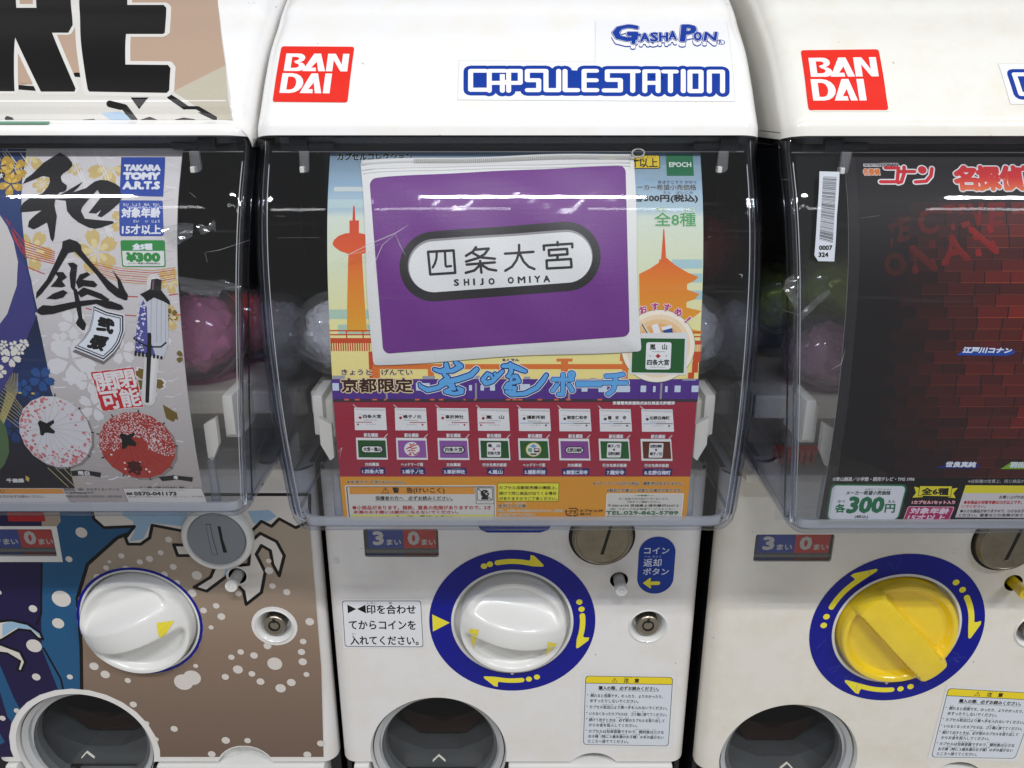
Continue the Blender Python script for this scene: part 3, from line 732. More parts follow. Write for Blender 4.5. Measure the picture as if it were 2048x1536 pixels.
front_parts(SL, 'left', dict(dial=(280, 1243), dial_r=.0455, lock=(549, 1252), btn=(475, 1152), slot=(437, 1073), win=(-42, 1058, 109, 1112),
    chute=cxh(SL, (146, 1388), 0, .0555), chute_r=.0555, scoop=(H2(SL, (487, 1493))[0], H2(SL, (487, 1493))[1]+.0235, .0235), btnmat=M['white'],
    knob=dict(R=.0420, rot=20, mat=M['white'], sharp=False, h=.0235, bw=.19, dx=0, dz=0, out=.001, marks=[[(313, 1245), (349, 1241), (330, 1276)]])), M['panel'])
front_parts(SR, 'right', dict(dial=(1793, 1259), dial_r=.0480, lock=(2068, 1262), btn=(2027, 1166), slot=(2010, 1082), win=(1509, 1069, 1666, 1123),
    chute=cxh(SR, (1592, 1409), 0, .0555), chute_r=.0555, scoop=(H2(SR, (1920, 1524))[0], H2(SR, (1920, 1524))[1]+.0235, .0235), btnmat=M['knob_yellow'],
    knob=dict(R=.0435, rot=-47, mat=M['knob_yellow'], sharp=True, h=.0165, bw=.245, dx=-.001, dz=.001, out=.0005)), M['panel_cream'])
ring_art(SM, (1024.6, 1245), .0635, .0468, [((-23, -18), -12, 14, 24), ((70, 77), 83, 104, 114), ((159, 166), 172, 192, 203)], tri=True)
ring_art(SL, (280, 1243), .0478, .0456, [], name='dial_ring', tick=True)
ring_art(SR, (1793, 1259), .0655, .0486, [((-86, -78), -69, -40, -24), ((42, 51), 59, 84, 97), ((160, 168), 175, 200, 214)], cracks=16)

# ------------------------------------------------------------------ stickers and print on the machines
BLUE, WHT, RED = (18, 58, 150), (232, 232, 234), (222, 48, 38)
class Q:
    """unit square between four photo points TL TR BR BL -> photo point"""
    def __init__(s, *p): s.p = np.array(p, float)
    def __call__(s, u, v): p = s.p; r = (p[0]*(1-u)+p[1]*u)*(1-v)+(p[3]*(1-u)+p[2]*u)*v; return (r[0], r[1])
    def box(s, a, b, c, d): return [s(a, b), s(c, b), s(c, d), s(a, d)]
    def L(s, pts): return [s(*p) for p in pts]
def rq(q, r, ry=None, n=5, b=(0, 0, 1, 1)):
    ry = ry or r; out = []; x0, y0, x1, y1 = b
    for cx, cy, a in ((x1-r, y0+ry, -pi/2), (x1-r, y1-ry, 0), (x0+r, y1-ry, pi/2), (x0+r, y0+ry, pi)):
        for i in range(n+1): out.append(q(cx+r*cos(a+pi/2*i/n), cy+ry*sin(a+pi/2*i/n)))
    return out
def bandai(S, q, backing=None):
    a = Art(S['lid'], 2e-4)
    if backing: a.poly(rq(backing, .04), (236, 232, 222), 0)
    a.poly(rq(q, .035, .045), RED, 1)
    def put(pts, b, holes=()):
        f = lambda P: [q(b[0]+(b[2]-b[0])*x, b[1]+(b[3]-b[1])*y) for x, y in P]
        a.poly(f(pts), WHT, 2, [f(h) for h in holes])
    def bow(x0, x1, y0, y1, n=8): return [(x0+(x1-x0)*sin(t), (y0+y1)/2-(y1-y0)/2*cos(t)) for t in [pi*i/n for i in range(n+1)]]
    A_ = [(0, 1), (.42, 0), (.72, 0), (1, 1), (.70, 1), (.585, .46), (.37, .80), (.575, .80), (.60, 1)]
    B_ = [(0, 0)]+bow(.62, .95, 0, .50)+bow(.68, 1, .50, 1)+[(0, 1)]
    B1 = [(.31, .19)]+bow(.50, .66, .19, .40, 5)+[(.42, .44)]+bow(.52, .70, .56, .82, 5)+[(.31, .82)]
    put(B_, (.085, .13, .365, .445), [B1])
    put(A_, (.335, .13, .645, .445))
    put([(0, 1), (0, 0), (.36, 0), (.70, .62), (.70, 0), (1, 0), (1, 1), (.68, 1), (.30, .36), (.30, 1)], (.655, .13, .945, .445))
    put([(0, 0)]+bow(.45, 1, 0, 1)+[(0, 1)], (.075, .485, .375, .84), [[(.28, .17)]+bow(.45, .68, .17, .83)+[(.28, .83)]])
    put(A_, (.345, .485, .635, .84)); put([(0, 0), (1, 0), (1, 1), (0, 1)], (.655, .485, .745, .84))
    return a.build('maker_sticker', M['sticker'], S['root'])
bandai(SM, Q((563, 93), (709, 94), (695, 205.5), (545, 204)))
bandai(SR, Q((1601, 101), (1757, 99), (1777, 221), (1617, 221)), Q((1603, 102), (1763, 101), (1783, 223), (1622, 223)))

def capsule_letters(a, f):
    """stroke lettering; f maps design coordinates (photo px of the middle machine) to points"""
    z3 = lambda x, y: (1000+x/3.9385, y/3.9385); z2 = lambda x, y: (500+x/3.9385, y/3.9385)
    T, Mi, B = 560, 634, 712
    P = []
    P += [[z2(1858, T), z2(1738, T), z2(1738, B-3), z2(1878, B-3)]]                                  # C
    P += [[z2(1885, 717), z2(1885, T), z2(2010, T)], [z2(1885, 655), z2(2035, 655)], [z2(1988, T), z2(1988, 717)]]  # A
    P += [[z3(68, 717), z3(68, T), z3(160, T), z3(160, 655), z3(68, 655)], [z3(18, 640), z3(60, 655)]]   # P
    P += [[z3(362, T), z3(215, T), z3(215, Mi), z3(305, Mi), z3(305, B), z3(215, B)], [z3(362, T), z3(362, B), z3(462, B), z3(462, T)]]   # S U
    P += [[z3(512, T), z3(512, B), z3(612, B)]]                                                      # L
    P += [[z3(760, T), z3(662, T), z3(662, B), z3(762, B)], [z3(662, Mi), z3(758, Mi)]]              # E
    P += [[z3(1090, 563), z3(845, 563), z3(845, 632), z3(948, 632), z3(948, 714), z3(820, 714)], [z3(1045, 563), z3(1045, 718)]]   # S T
    P += [[z3(1140, 720), z3(1140, 563), z3(1245, 563), z3(1245, 720)], [z3(1140, 655), z3(1245, 655)]]   # A
    P += [[z3(1288, 566), z3(1388, 566)], [z3(1342, 566), z3(1342, 720)]]                            # T
    P += [[z3(1443, 560), z3(1443, 720)]]                                                            # I
    P += [[z3(1495, 566), z3(1583, 566), z3(1583, 720), z3(1495, 720), z3(1495, 566)]]               # O
    P += [[z3(1648, 722), z3(1648, 566), z3(1752, 566), z3(1752, 722)]]                              # N
    for p in P:
        p = [f(*q) for q in p]
        a.stroke(p, 14.2, BLUE, 2)
    a.poly([f(*z2(1735, 545)), f(*z3(420, 545)), f(*z3(640, 560)), f(*z3(1750, 560)), f(*z3(1750, 722)), f(*z2(1740, 722))], BLUE, 2)
    for p in P: a.stroke([f(*q) for q in p], 5.0, WHT, 3)
def name_sticker(S, f, full=True):
    a = Art(S['lid'], 1.5e-4)
    film = (228, 229, 231)
    a.poly([f(918, 121), f(1458, 125), f(1470, 203.5), f(915, 200)] if not full else [f(918, 121), f(1190, 124), f(1191, 42), f(1452, 43), f(1470, 203.5), f(915, 200)], film, 0)
    for p, q in (((918, 121), (1190, 124)), ((1190, 124), (1190, 42)), ((915, 200), (1470, 203.5)), ((1452, 43), (1470, 203.5)), ((915, 200), (918, 121))):
        if full or 'x': a.stroke([f(*p), f(*q)], .35, (196, 196, 194), 1)
    capsule_letters(a, f)
    if full:
        # game name with drop-shadow letters
        def L(ch, x0, y0, x1, y1, sl=.0, bold=1.5):
            q = [f(x0+sl*(y1-y0), y0), f(x1+sl*(y1-y0), y0), f(x1, y1), f(x0, y1)]
            dn = lambda k: [(p[0]-k*.1, p[1]+k) for p in q]
            a.text(ch, dn(10), BLUE, 2, bold=bold+1.4); a.text(ch, dn(8.5), WHT, 5, bold=bold+.3)
            a.text(ch, q, BLUE, 8, bold=bold+2.2); a.text(ch, q, WHT, 11, bold=bold+.9); a.text(ch, q, BLUE, 14, bold=bold)
        L('G', 1226, 52, 1272, 82, .1, 3.2); L('T', 1255, 70, 1278, 88, .1, 2.2)
        L('A', 1281, 68, 1298, 84, 0, 1.5); L('S', 1301, 67, 1315, 84, 0, 1.6); L('H', 1319, 67, 1335, 83, 0, 1.5); L('A', 1338, 64, 1352, 80, 0, 1.4)
        L('O', 1388, 66, 1402, 82, 0, 1.6); L('N', 1408, 66, 1431, 82, .15, 1.5); L('P', 1362, 52, 1388, 83, .1, 3.0)
        a.text('R', (1438, 81, 1444, 88), BLUE, 3, bold=.25)
        X, s_ = a.un((1441.5, 85)); a.spoly(circ(X, s_, .00235, 24), BLUE, 3, [circ(X, s_, .0019, 24)])
    return a.build('name_sticker', M['sticker'], S['root'])
name_sticker(SM, lambda x, y: (x, y))
# same sticker on the right machine, moved over in surface coordinates
_lm = SM['lid']; _lr = SR['lid']
def tor(x, y):
    X, s = _lm.un(x, y); X = X-SM['x']+SR['x']+.0035; s = s+.0030
    Y = np.interp(s, _lr.S, _lr.P[:, 0]); H = np.interp(s, _lr.S, _lr.P[:, 1]); zc = Y*cos(PIT)+H*sin(PIT); yc = H*cos(PIT)-Y*sin(PIT)
    return (1024+FPX*X/zc, 768+FPX*yc/zc)
name_sticker(SR, tor, False)

# left lid wrap: big black letters on beige print with plain wavy shapes
a = Art(SL['lid'], 2e-4).o(0, 0, 3.9385)
a.poly([(-900, -600), (1715, -600), (1715, 0), (1770, 420), (1815, 760), (1835, 955), (-900, 955)], (206, 203, 197), 0)
a.poly([(-900, -600), (1714, -600), (1714, 0), (1778, 515), (1370, 725), (1300, 640), (600, 590), (100, 690), (-900, 640)], (176, 152, 134), 1)
a.poly([(1778, 515), (1832, 948), (1725, 948), (1560, 850), (1370, 728)], (182, 176, 160), 1)
K = (24, 22, 22); LB = (160, 185, 208)
a.stroke([(-900, 640), (150, 690), (280, 700), (600, 590), (700, 600)], 22, K, 3)
a.stroke([(1340, 765), (1480, 860), (1560, 860), (1690, 935)], 22, K, 2)
a.poly([(1030, 770), (1175, 770), (1098, 862)], K, 2)
a.poly([(792, 885), (850, 858), (920, 868), (1000, 905), (1030, 950), (870, 955)], LB, 2)
a.stroke([(865, 820), (985, 850), (1060, 950)], 26, K, 3); a.stroke([(660, 955), (740, 950)], 12, K, 3); a.stroke([(1110, 958), (1180, 935), (1230, 955)], 14, K, 3); a.stroke([(1390, 958), (1450, 945), (1530, 958)], 18, K, 3)
a.stroke([(60, 935), (90, 945)], 20, K, 3)
def blk(P, hole=()):
    for g, c, z in ((30, (212, 210, 206), 4), (0, (24, 22, 24), 6)):
        if g:
            for h in [P]:
                a.stroke(list(h)+[h[0]], g, c, z)
        a.poly(P, c, z+1, [])
    for h in hole: a.poly(h, (212, 210, 206), 8); 
blk([(-300, 722), (-300, -500), (480, -500), (575, -400), (575, 200), (540, 262), (412, 262), (598, 700), (590, 725), (325, 725), (122, 300), (118, 722)])
a.poly([(132, -300), (290, -300), (290, 66), (132, 66)], (212, 210, 206), 8); a.poly([(158, -260), (262, -260), (262, 36), (158, 36)], (176, 152, 134), 9)
a.poly([(148, 440), (150, 655), (250, 668), (258, 655)], (176, 152, 134), 9)
blk([(712, -500), (1300, -500), (1300, -100), (1005, -100), (1005, 43), (1290, 43), (1312, 65), (1300, 262), (1285, 272), (995, 272), (990, 512), (1325, 515), (1345, 540), (1335, 715), (1315, 735), (705, 725), (693, 705)])
a.build('lid_wrap', M['sticker'], SL['root'])
a = Art(SL['pan'].shift(-.0715), 0)
v, f = boxmesh(-.30, .4472, CAMZ-.0094, -.2470, .4500, CAMZ-.0080, .0003)
mesh_obj('green_strip', v, f, mat('green_tape', (120, 165, 140), .4), SL['root'])

# left panel wrap: plain navy, blue and beige shapes with white dots
a = Art(SL['pan'], 1.6e-4)
_hol = None
class Clip:
    pass
NV, BL2, BG, WV = (38, 32, 70), (40, 88, 128), (160, 145, 130), (214, 208, 202)
z = a.o(0, 900, 3.9385)
full = [(-1200, 350), (2430, 350), (2432, 500), (2480, 1100), (2530, 1700), (2550, 2460), (-1200, 2460)]
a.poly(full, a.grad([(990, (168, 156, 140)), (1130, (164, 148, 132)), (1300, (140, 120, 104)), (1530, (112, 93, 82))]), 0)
a.poly([(-1200, 350), (330, 350), (330, 880), (325, 1290), (345, 1600), (700, 2460), (-1200, 2460)], NV, 1)
a.poly([(450, 350), (1100, 350), (1060, 640), (925, 690), (690, 900), (610, 1170), (640, 1540), (650, 1900), (700, 2130), (830, 2460), (690, 2460), (500, 1990), (330, 1560), (325, 1290), (330, 880), (450, 600), (480, 560)], BL2, 2)
a.stroke([(1060, 640), (925, 690), (690, 900), (610, 1170), (640, 1540), (645, 1900), (690, 2130), (800, 2440)], 14, K, 4)
a.stroke([(330, 880), (325, 1290), (290, 1370)], 8, K, 4); a.stroke([(345, 1560), (480, 1800), (560, 2150), (640, 2460)], 8, K, 4)
for dx in (0, 260): a.poly([(-60-dx, 1700), (0-dx, 1690), (110-dx, 1950), (300-dx, 2300), (240-dx, 2330), (60-dx, 2100)], BL2, 3)
# pale patches, deliberately simple
def patch(pts, inner=None, z=5, w_=13):
    a.poly(pts, WV, z); 
    if inner: a.poly(inner, (150, 180, 205), z+1)
    a.stroke(pts+[pts[0]], w_, K, z+2)
patch([(700, 350), (2440, 350), (2440, 560), (2330, 610), (2200, 540), (2140, 600), (2060, 560), (1980, 640), (1900, 620), (1460, 640), (1200, 590), (1180, 690), (1110, 740), (1010, 740), (990, 690), (1060, 600), (820, 610), (740, 540)], [(1040, 350), (1500, 350), (1460, 600), (1190, 575), (1130, 700), (1020, 720), (1060, 640), (1050, 560), (960, 510)])
a.poly([(1950, 480), (2120, 470), (2180, 520), (2120, 560), (2000, 580)], (150, 180, 205), 6)
patch([(1370, 745), (1500, 750), (1500, 830), (1400, 830)])
patch([(1690, 930), (1960, 900), (1975, 720), (2050, 655), (2180, 720), (2240, 830), (2200, 990), (2150, 900), (2130, 790), (2060, 750), (2020, 820), (2090, 960), (2060, 1120), (1940, 1215), (1920, 1110), (1850, 1040), (1790, 990), (1630, 1110), (1530, 1080), (1660, 1000)], [(1790, 920), (1870, 905), (1920, 945), (1800, 990), (1760, 985)])
patch([(0, 1350), (90, 1340), (220, 1370), (320, 1440), (340, 1490), (300, 1480), (240, 1420), (150, 1410), (20, 1490), (-300, 1600), (-300, 1380)], [(20, 1370), (90, 1345), (220, 1375), (320, 1445), (325, 1475), (240, 1410), (130, 1400), (20, 1470)], w_=10)
patch([(0, 1530), (160, 1590), (200, 1670), (170, 1740), (140, 1730), (160, 1660), (60, 1600), (-100, 1580)], w_=9)
for x, y, r in [(643, 648, 46), (545, 858, 27), (485, 1170, 74), (262, 1248, 33), (460, 1363, 47), (270, 1540, 60), (-5, 1120, 20), (1330, 703, 27), (958, 831, 24), (1103, 880, 24), (1180, 855, 28), (1267, 807, 23), (864, 878, 14), (838, 926, 23), (995, 935, 30), (770, 1000, 32), (1366, 918, 27), (1295, 978, 28), (1395, 1043, 25), (1552, 985, 40), (1514, 1127, 35), (1604, 1262, 27), (1704, 1225, 26), (1745, 1310, 31), (1664, 1395, 20), (1880, 1130, 25),
                (2650, 872, 23)]:
    a.disc((x, y), r, WV, 8)
a.o(0, 1200, 4.5511)
for x, y, r in [(332, 698, 38), (638, 697, 27), (155, 1005, 27), (25, 1073, 28), (858, 600, 42), (960, 675, 42), (1165, 730, 28), (1783, 597, 22), (1672, 745, 86), (1750, 705, 80), (1215, 948, 33), (1587, 1170, 33), (1335, 1120, 26), (1420, 1265, 26), ]:
    a.disc((x, y), r, WV, 8)
a.o(400, 1200, 4.5511)
for x, y, r in [(1000, 195, 40), (940, 375, 30), (925, 470, 33), (936, 560, 38), (970, 675, 27), (372, 470, 30), (287, 518, 29), (493, 502, 35), (682, 577, 68), (346, 630, 45), (232, 697, 33), (474, 669, 31), (552, 740, 36), (832, 748, 40), (735, 800, 47), (236, 1275, 38), (434, 1277, 30), (108, 1400, 35), (978, 1405, 36), (1100, 1303, 34), (615, 415, 36)]:
    a.disc((x, y), r, WV, 8)
a.o(500, 900, 3.9385)
for x, y, r in [(148, 872, 21), (151, 948, 32), (178, 1069, 26), (291, 1117, 28)]: a.disc((x, y), r, WV, 8)
a.o(0, 900, 3.9385)
a.rect((-250, 598, 470, 880), WHT, 9) if False else a.poly([(-250, 598), (448, 598), (497, 880), (-250, 880)], (222, 220, 220), 9)
a.rect((62, 490, 352, 560), (170, 40, 40), 9)
# keep the wrap clear of the fittings: punch its faces out by position
wrap = None
Vv = np.concatenate(a.V); Kk = np.concatenate(a.K)
def clip_mesh(Vv, F, Kk, circles, rects):
    bm = bmesh.new(); col = bm.verts.layers.float_vector.new('c')
    vs = []
    for p, k in zip(Vv, Kk): v_ = bm.verts.new(p); v_[col] = k; vs.append(v_)
    for q in F:
        try: bm.faces.new([vs[i] for i in q])
        except ValueError: pass
    def inside_cut(planes):
        # cut along every plane, but only the faces near the shape
        xs0 = [c for c, _ in planes]
        mn = Vector([min(c[i] for c in xs0) for i in range(3)]); mx = Vector([max(c[i] for c in xs0) for i in range(3)])
        for cpt, no in planes:
            fs = [f_ for f_ in bm.faces if max(v.co.x for v in f_.verts) > mn.x and min(v.co.x for v in f_.verts) < mx.x and max(v.co.z for v in f_.verts) > mn.z and min(v.co.z for v in f_.verts) < mx.z]
            g = list({e for f_ in fs for e in f_.edges})+list({v for f_ in fs for v in f_.verts})+fs
            bmesh.ops.bisect_plane(bm, geom=g, plane_co=cpt, plane_no=no, dist=1e-7)
        dead = [f_ for f_ in bm.faces if all((f_.calc_center_median()-cpt).dot(no) < 1e-7 for cpt, no in planes)]
        bmesh.ops.delete(bm, geom=dead, context='FACES')
    for (x, z_, r) in circles:
        pl = []
        for i in range(28):
            an = 2*pi*(i+.5)/28; n_ = Vector((cos(an), 0, sin(an))); pl.append((Vector((x, 0, z_))+n_*r, n_))
        inside_cut([(Vector((c.x, 0, c.z)), n_) for c, n_ in pl])
    for (x0, z0, x1, z1) in rects:
        inside_cut([(Vector((x0, 0, (z0+z1)/2)), Vector((-1, 0, 0))), (Vector((x1, 0, (z0+z1)/2)), Vector((1, 0, 0))), (Vector(((x0+x1)/2, 0, z0)), Vector((0, 0, -1))), (Vector(((x0+x1)/2, 0, z1)), Vector((0, 0, 1)))])
    bm.verts.index_update()
    V2 = [tuple(v.co) for v in bm.verts]; K2 = [tuple(v[col]) for v in bm.verts]; F2 = [tuple(v.index for v in f_.verts) for f_ in bm.faces]; bm.free()
    return V2, F2, K2
def hz(p, r): X, H = H2(SL, p); return (X, CAMZ-H, r)
chx, chh = cxh(SL, (146, 1388), 0, .0555)
cl = [hz((280, 1243), .0478), hz((437, 1073), .0258), hz((475, 1152), .0085), hz((549, 1252), .0175), (chx, CAMZ-chh, .0605), (H2(SL, (487, 1493))[0], CAMZ-H2(SL, (487, 1493))[1]-.0235, .0245)]
wx0, wh = H2(SL, (-42, 1085)); wx1, _ = H2(SL, (109, 1085)); wt = H2(SL, (0, 1058))[1]; wb_ = H2(SL, (0, 1112))[1]
lo = CAMZ-.5035
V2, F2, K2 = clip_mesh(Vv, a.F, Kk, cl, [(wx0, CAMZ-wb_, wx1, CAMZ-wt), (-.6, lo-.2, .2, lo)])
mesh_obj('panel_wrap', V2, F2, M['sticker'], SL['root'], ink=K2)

# middle and right panels: blue pill label, instruction and warning stickers
def pill(S, b, tri=False):
    a = Art(S['pan'], 2e-4); x0, y0, x1, y1 = b; w_ = x1-x0; h_ = y1-y0
    X0, S0, X1, S1 = a.box(b); a.spoly(rrect(X0, S0, X1, S1, (X1-X0)/2, 14), BLUE, 0)
    q = lambda u0, v0, u1, v1: (x0+w_*u0, y0+h_*v0, x0+w_*u1, y0+h_*v1)
    a.text('コイン', q(.17, .19, .85, .30), (214, 220, 238), 1, bold=.3); a.text('へん きゃく', q(.18, .33, .63, .37), (190, 200, 225), 1)
    a.text('返却', q(.15, .39, .64, .525), (214, 220, 238), 1, bold=.3); a.text('ボタン', q(.14, .555, .84, .67), (214, 220, 238), 1, bold=.3)
    yl = (236, 222, 62); p = lambda u, v: (x0+w_*u, y0+h_*v)
    a.stroke([p(.30, .82), p(.55, .815)], 4.2, yl, 1)
    a.poly([p(.13, .815), p(.33, .72), p(.355, .74), p(.33, .815), p(.36, .89), p(.335, .91)], yl, 2)
    return a.build('button_label', M['sticker'], S['root'])
pill(SM, (1276, 1073, 1349, 1187))
a = Art(SM['pan'], 2e-4); a.poly([(955, 1040), (1102, 1040), (1102, 1052), (1096, 1060), (1080, 1065), (975, 1065), (962, 1060), (955, 1050)], BLUE, 0); a.build('blue_label', M['sticker'], SM['root'])

def instr(S):
    a = Art(S['pan'], 2e-4); g = (226, 228, 233); k = (24, 24, 26)
    q = Q((684, 1201), (842, 1201), (847, 1294), (690, 1293))
    a.poly(rq(Q((681, 1197), (848, 1197), (852, 1298), (686, 1297)), .015), (224, 222, 223), 0)
    a.poly(rq(q, .03, .05), (70, 72, 78), 1); a.poly(rq(q, .028, .047, b=(.008, .014, .992, .986)), g, 2)
    P = lambda u, v: q(u, v)
    a.poly([P(.065, .085), P(.065, .275), P(.175, .18)], k, 3); a.poly([P(.295, .085), P(.295, .275), P(.185, .18)], k, 3)
    a.text('印を合わせ', q.box(.305, .09, .925, .285), k, 3, bold=.55)
    a.text('てからコインを', q.box(.07, .43, .915, .62), k, 3, bold=.5)
    a.text('入れてください。', q.box(.075, .765, .94, .955), k, 3, bold=.5)
    a.text('しるし', q.box(.315, .025, .44, .075), k, 3); a.text('あ', q.box(.59, .025, .635, .075), k, 3); a.text('い', q.box(.105, .70, .145, .745), k, 3)
    return a.build('instruction_sticker', M['sticker'], S['root'])
instr(SM)
WT = [('倒れると危険です。のったり、よりかかったり、', .065, .90, 0), ('ゆすったりしないでください。', .065, .62, 1), ('カプセル取出口より奥へ手を入れないでください。', .06, .955, 2), ('いらなくなったカプセルは、ゴミ箱に捨ててください。', .06, .955, 3),
      ('続けて出すときは、必ず前のカプセルを取り出して', .06, .935, 4), ('からお金を投入してください。', .06, .62, 5), ('カプセルは包装容器ですので、開封後は小さな', .06, .935, 6), ('お子様（特に３歳未満のお子様）の手の届かない', .06, .935, 7), ('ところへ捨ててください。', .06, .53, 8)]
def warn(S, q, film):
    a = Art(S['pan'], 2e-4); k = (34, 34, 36)
    a.poly(rq(film, .01), (224, 223, 224), 0)
    a.poly(rq(q, .04, .045), (58, 58, 62), 1); a.poly(rq(q, .038, .043, b=(.007, .007, .993, .993)), (214, 219, 229), 2)
    yl = rq(q, .038, .043, b=(.007, .007, .993, .20)); 
    a.poly([p for p in rq(q, .038, .043, b=(.007, .007, .993, .30))[:6]]+[q(.993, .105), q(.007, .105)]+rq(q, .038, .043, b=(.007, .007, .993, .30))[18:], (236, 212, 48), 3)
    a.poly([q(.007, .102), q(.993, .102), q(.993, .110), q(.007, .110)], (58, 58, 62), 4)
    # warning triangle
    T = [q(.335, .025), q(.365, .085), q(.305, .085)]; a.stroke(T+[T[0]], .35, k, 5); a.stroke([q(.335, .045), q(.335, .064)], .5, k, 5); a.disc(q(.335, .075), .5, k, 5, n=8)
    a.text('注　意', q.box(.44, .028, .615, .088), k, 5, bold=.35)
    a.text('ちゅう　い', q.box(.45, .008, .60, .022), k, 5)
    a.text('購入の際、必ずお読みください。', q.box(.155, .145, .845, .20), k, 5, bold=.3)
    a.poly([q(.155, .208), q(.845, .208), q(.845, .2115), q(.155, .2115)], k, 5)
    ys = [.285, .36, .45, .545, .635, .71, .80, .875, .945]
    for t, u0, u1, i in WT:
        v = ys[i]; a.text(t, q.box(u0, v-.024, u1, v+.024), k, 5, bold=.16)
        if i in (0, 2, 3, 4, 6): a.disc(q(.03, v-.012), 1.1, k, 5, n=10)
    for t, u0, u1, v in (('たお', .07, .11, .25), ('き けん', .24, .31, .25), ('とりだしぐち', .21, .33, .413), ('おく　て　い', .40, .60, .413), ('ばこ　す', .57, .69, .508), ('つづ', .07, .11, .598), ('かなら　まえ', .37, .52, .598), ('と　だ', .75, .88, .598), ('かね　とうにゅう', .20, .36, .675), ('ほうそうようき', .27, .42, .765), ('かいふうご　ちい', .60, .86, .765), ('さま　とく　さいみまん　こさま', .14, .66, .84), ('て　とど', .72, .86, .84), ('す', .235, .25, .912)):
        a.text(t, q.box(u0, v-.009, u1, v+.009), (70, 70, 72), 5)
    return a.build('warning_sticker', M['sticker'], S['root'])
warn(SM, Q((1171, 1351), (1346, 1354), (1337, 1492), (1166, 1489)), Q((1165, 1346), (1353, 1347), (1345, 1497), (1161, 1494)))
warn(SR, Q((1896, 1376), (2078, 1386), (2030, 1517), (1862, 1514)), Q((1893, 1371), (2085, 1380), (2036, 1524), (1855, 1516)))

# ------------------------------------------------------------------ the wall behind the row
v, f = boxmesh(-1.0, .84, 0, 1.0, .90, CAMZ+.5); o = mesh_obj('wall', v, f, M['dark']); o['kind'] = 'structure'
v, f = boxmesh(-1.0, -2.5, -.05, 1.0, .84, 0); o = mesh_obj('floor', v, f, mat('floor_vinyl', (215, 212, 206), .4, dirt=.1)); o['kind'] = 'structure'

def sheet(ps, X0, X1, s1, name, label, cat, art, off=0, root=None):
    """paper poster: its own sheet with thickness, the print as its parts"""
    loc = ps.to3((X0+X1)/2, ps.S[-1]); R = empty(name, tuple(loc), label, cat, 'printed posters behind the clear covers')
    return R
def paper(R, S, X0, X1, S0, S1, th=.0005):
    n = 44; V = []
    for i in range(n+1):
        s = S0+(S1-S0)*i/n
        V += [tuple(S.to3(X0, s, 0)), tuple(S.to3(X1, s, 0)), tuple(S.to3(X0, s, -th)), tuple(S.to3(X1, s, -th))]
    F = []
    for i in range(n): b = 4*i; F += [(b, b+1, b+5, b+4), (b+2, b+6, b+7, b+3), (b, b+4, b+6, b+2), (b+1, b+3, b+7, b+5)]
    F += [(0, 2, 3, 1), (4*n, 4*n+1, 4*n+3, 4*n+2)]
    return mesh_obj('paper', V, F, M['clip'], R)

# ================= middle poster
ps = SM['post']; XL, XR = ps.un(655, 430)[0], ps.un(1406, 430)[0]; s0 = ps.un(1024, 302)[1]; s1 = ps.S[-1]
PM = sheet(ps, XL, XR, s1, 'poster', 'poster with an orange tower and pagoda and rows of small pouches on crimson', 'poster', None)
paper(PM, ps, XL, XR, s0, s1)
bg = Art(ps, 1e-4); g = bg.grad([(302, (84, 110, 134)), (318, (120, 146, 166)), (345, (140, 164, 180)), (362, (140, 168, 192)), (395, (166, 190, 204)), (432, (178, 200, 208)), (434, (212, 222, 206)), (540, (220, 226, 190)), (660, (238, 230, 160)), (800, (243, 220, 130))])
def band(a, y0, y1, c, z=0, xa=XL, xb=XR):
    a.spoly([(xa, ps.un(1024, y0)[1]), (xb, ps.un(1024, y0)[1]), (xb, ps.un(1024, y1)[1]), (xa, ps.un(1024, y1)[1])], c, z)
def X_(x, y): return ps.un(x, y)[0]
band(bg, 302, 805, g); band(bg, 803, 953, (160, 44, 64), 1); band(bg, 953, 1060, (224, 152, 50), 1)
for b, c in [((668, 374, 735, 383), (200, 208, 206)), ((655, 399, 735, 416), (184, 206, 208)), ((655, 619, 740, 638), (176, 206, 184)), ((676, 649, 740, 668), (178, 206, 184)), ((655, 702, 694, 712), (240, 226, 150)),
             ((1344, 519, 1410, 537), (170, 202, 206)), ((1360, 547, 1410, 565), (168, 202, 206)), ((1368, 581, 1410, 599), (168, 202, 206)), ((1330, 620, 1410, 634), (242, 230, 170)), ((1290, 330, 1405, 362), (140, 164, 180))]:
    b = (max(b[0], 655.5), b[1], min(b[2], 1404.5), b[3]); X0, A0, X1, A1 = bg.box(b); bg.spoly([(max(X0, XL), A0), (min(X1, XR), A0), (min(X1, XR), A1), (max(X0, XL), A1)], c, 1)
bg.build('poster_print', M['print'], PM)
og = Art(ps, 1.6e-4); tg = og.grad([(410, (205, 62, 44)), (500, (222, 92, 48)), (560, (228, 130, 48)), (660, (230, 165, 52)), (760, (236, 180, 80))])
og.poly([(706.5, 412), (709.5, 412), (711, 441), (718, 441), (718, 466), (728, 468), (745, 475), (745, 502), (724, 508), (734, 664), (694, 664), (697, 508), (680, 502), (669, 494), (665, 488), (668, 480), (677, 472), (690, 467), (699, 466), (699, 441), (705, 441)], tg, 0)
og.build('tower_print', M['print'], PM)
og = Art(ps, 1.6e-4)
og.poly([(1326.5, 458), (1328.5, 458), (1332, 515), (1350, 530), (1375, 545), (1397, 554), (1388, 562), (1374, 568), (1374, 579), (1399, 588), (1390, 598), (1373, 604), (1373, 615), (1403, 622), (1388, 634), (1366, 640), (1370, 655), (1404, 663), (1404, 668), (1280, 668), (1278, 548), (1300, 537), (1318, 525), (1318, 519), (1322, 519)], tg, 0)
og.build('pagoda_print', M['print'], PM)
br = Art(ps, 1.6e-4); rd, orr = (204, 78, 44), (224, 118, 54)
XLp = lambda y: 1024+(XL*FPX/1)*0
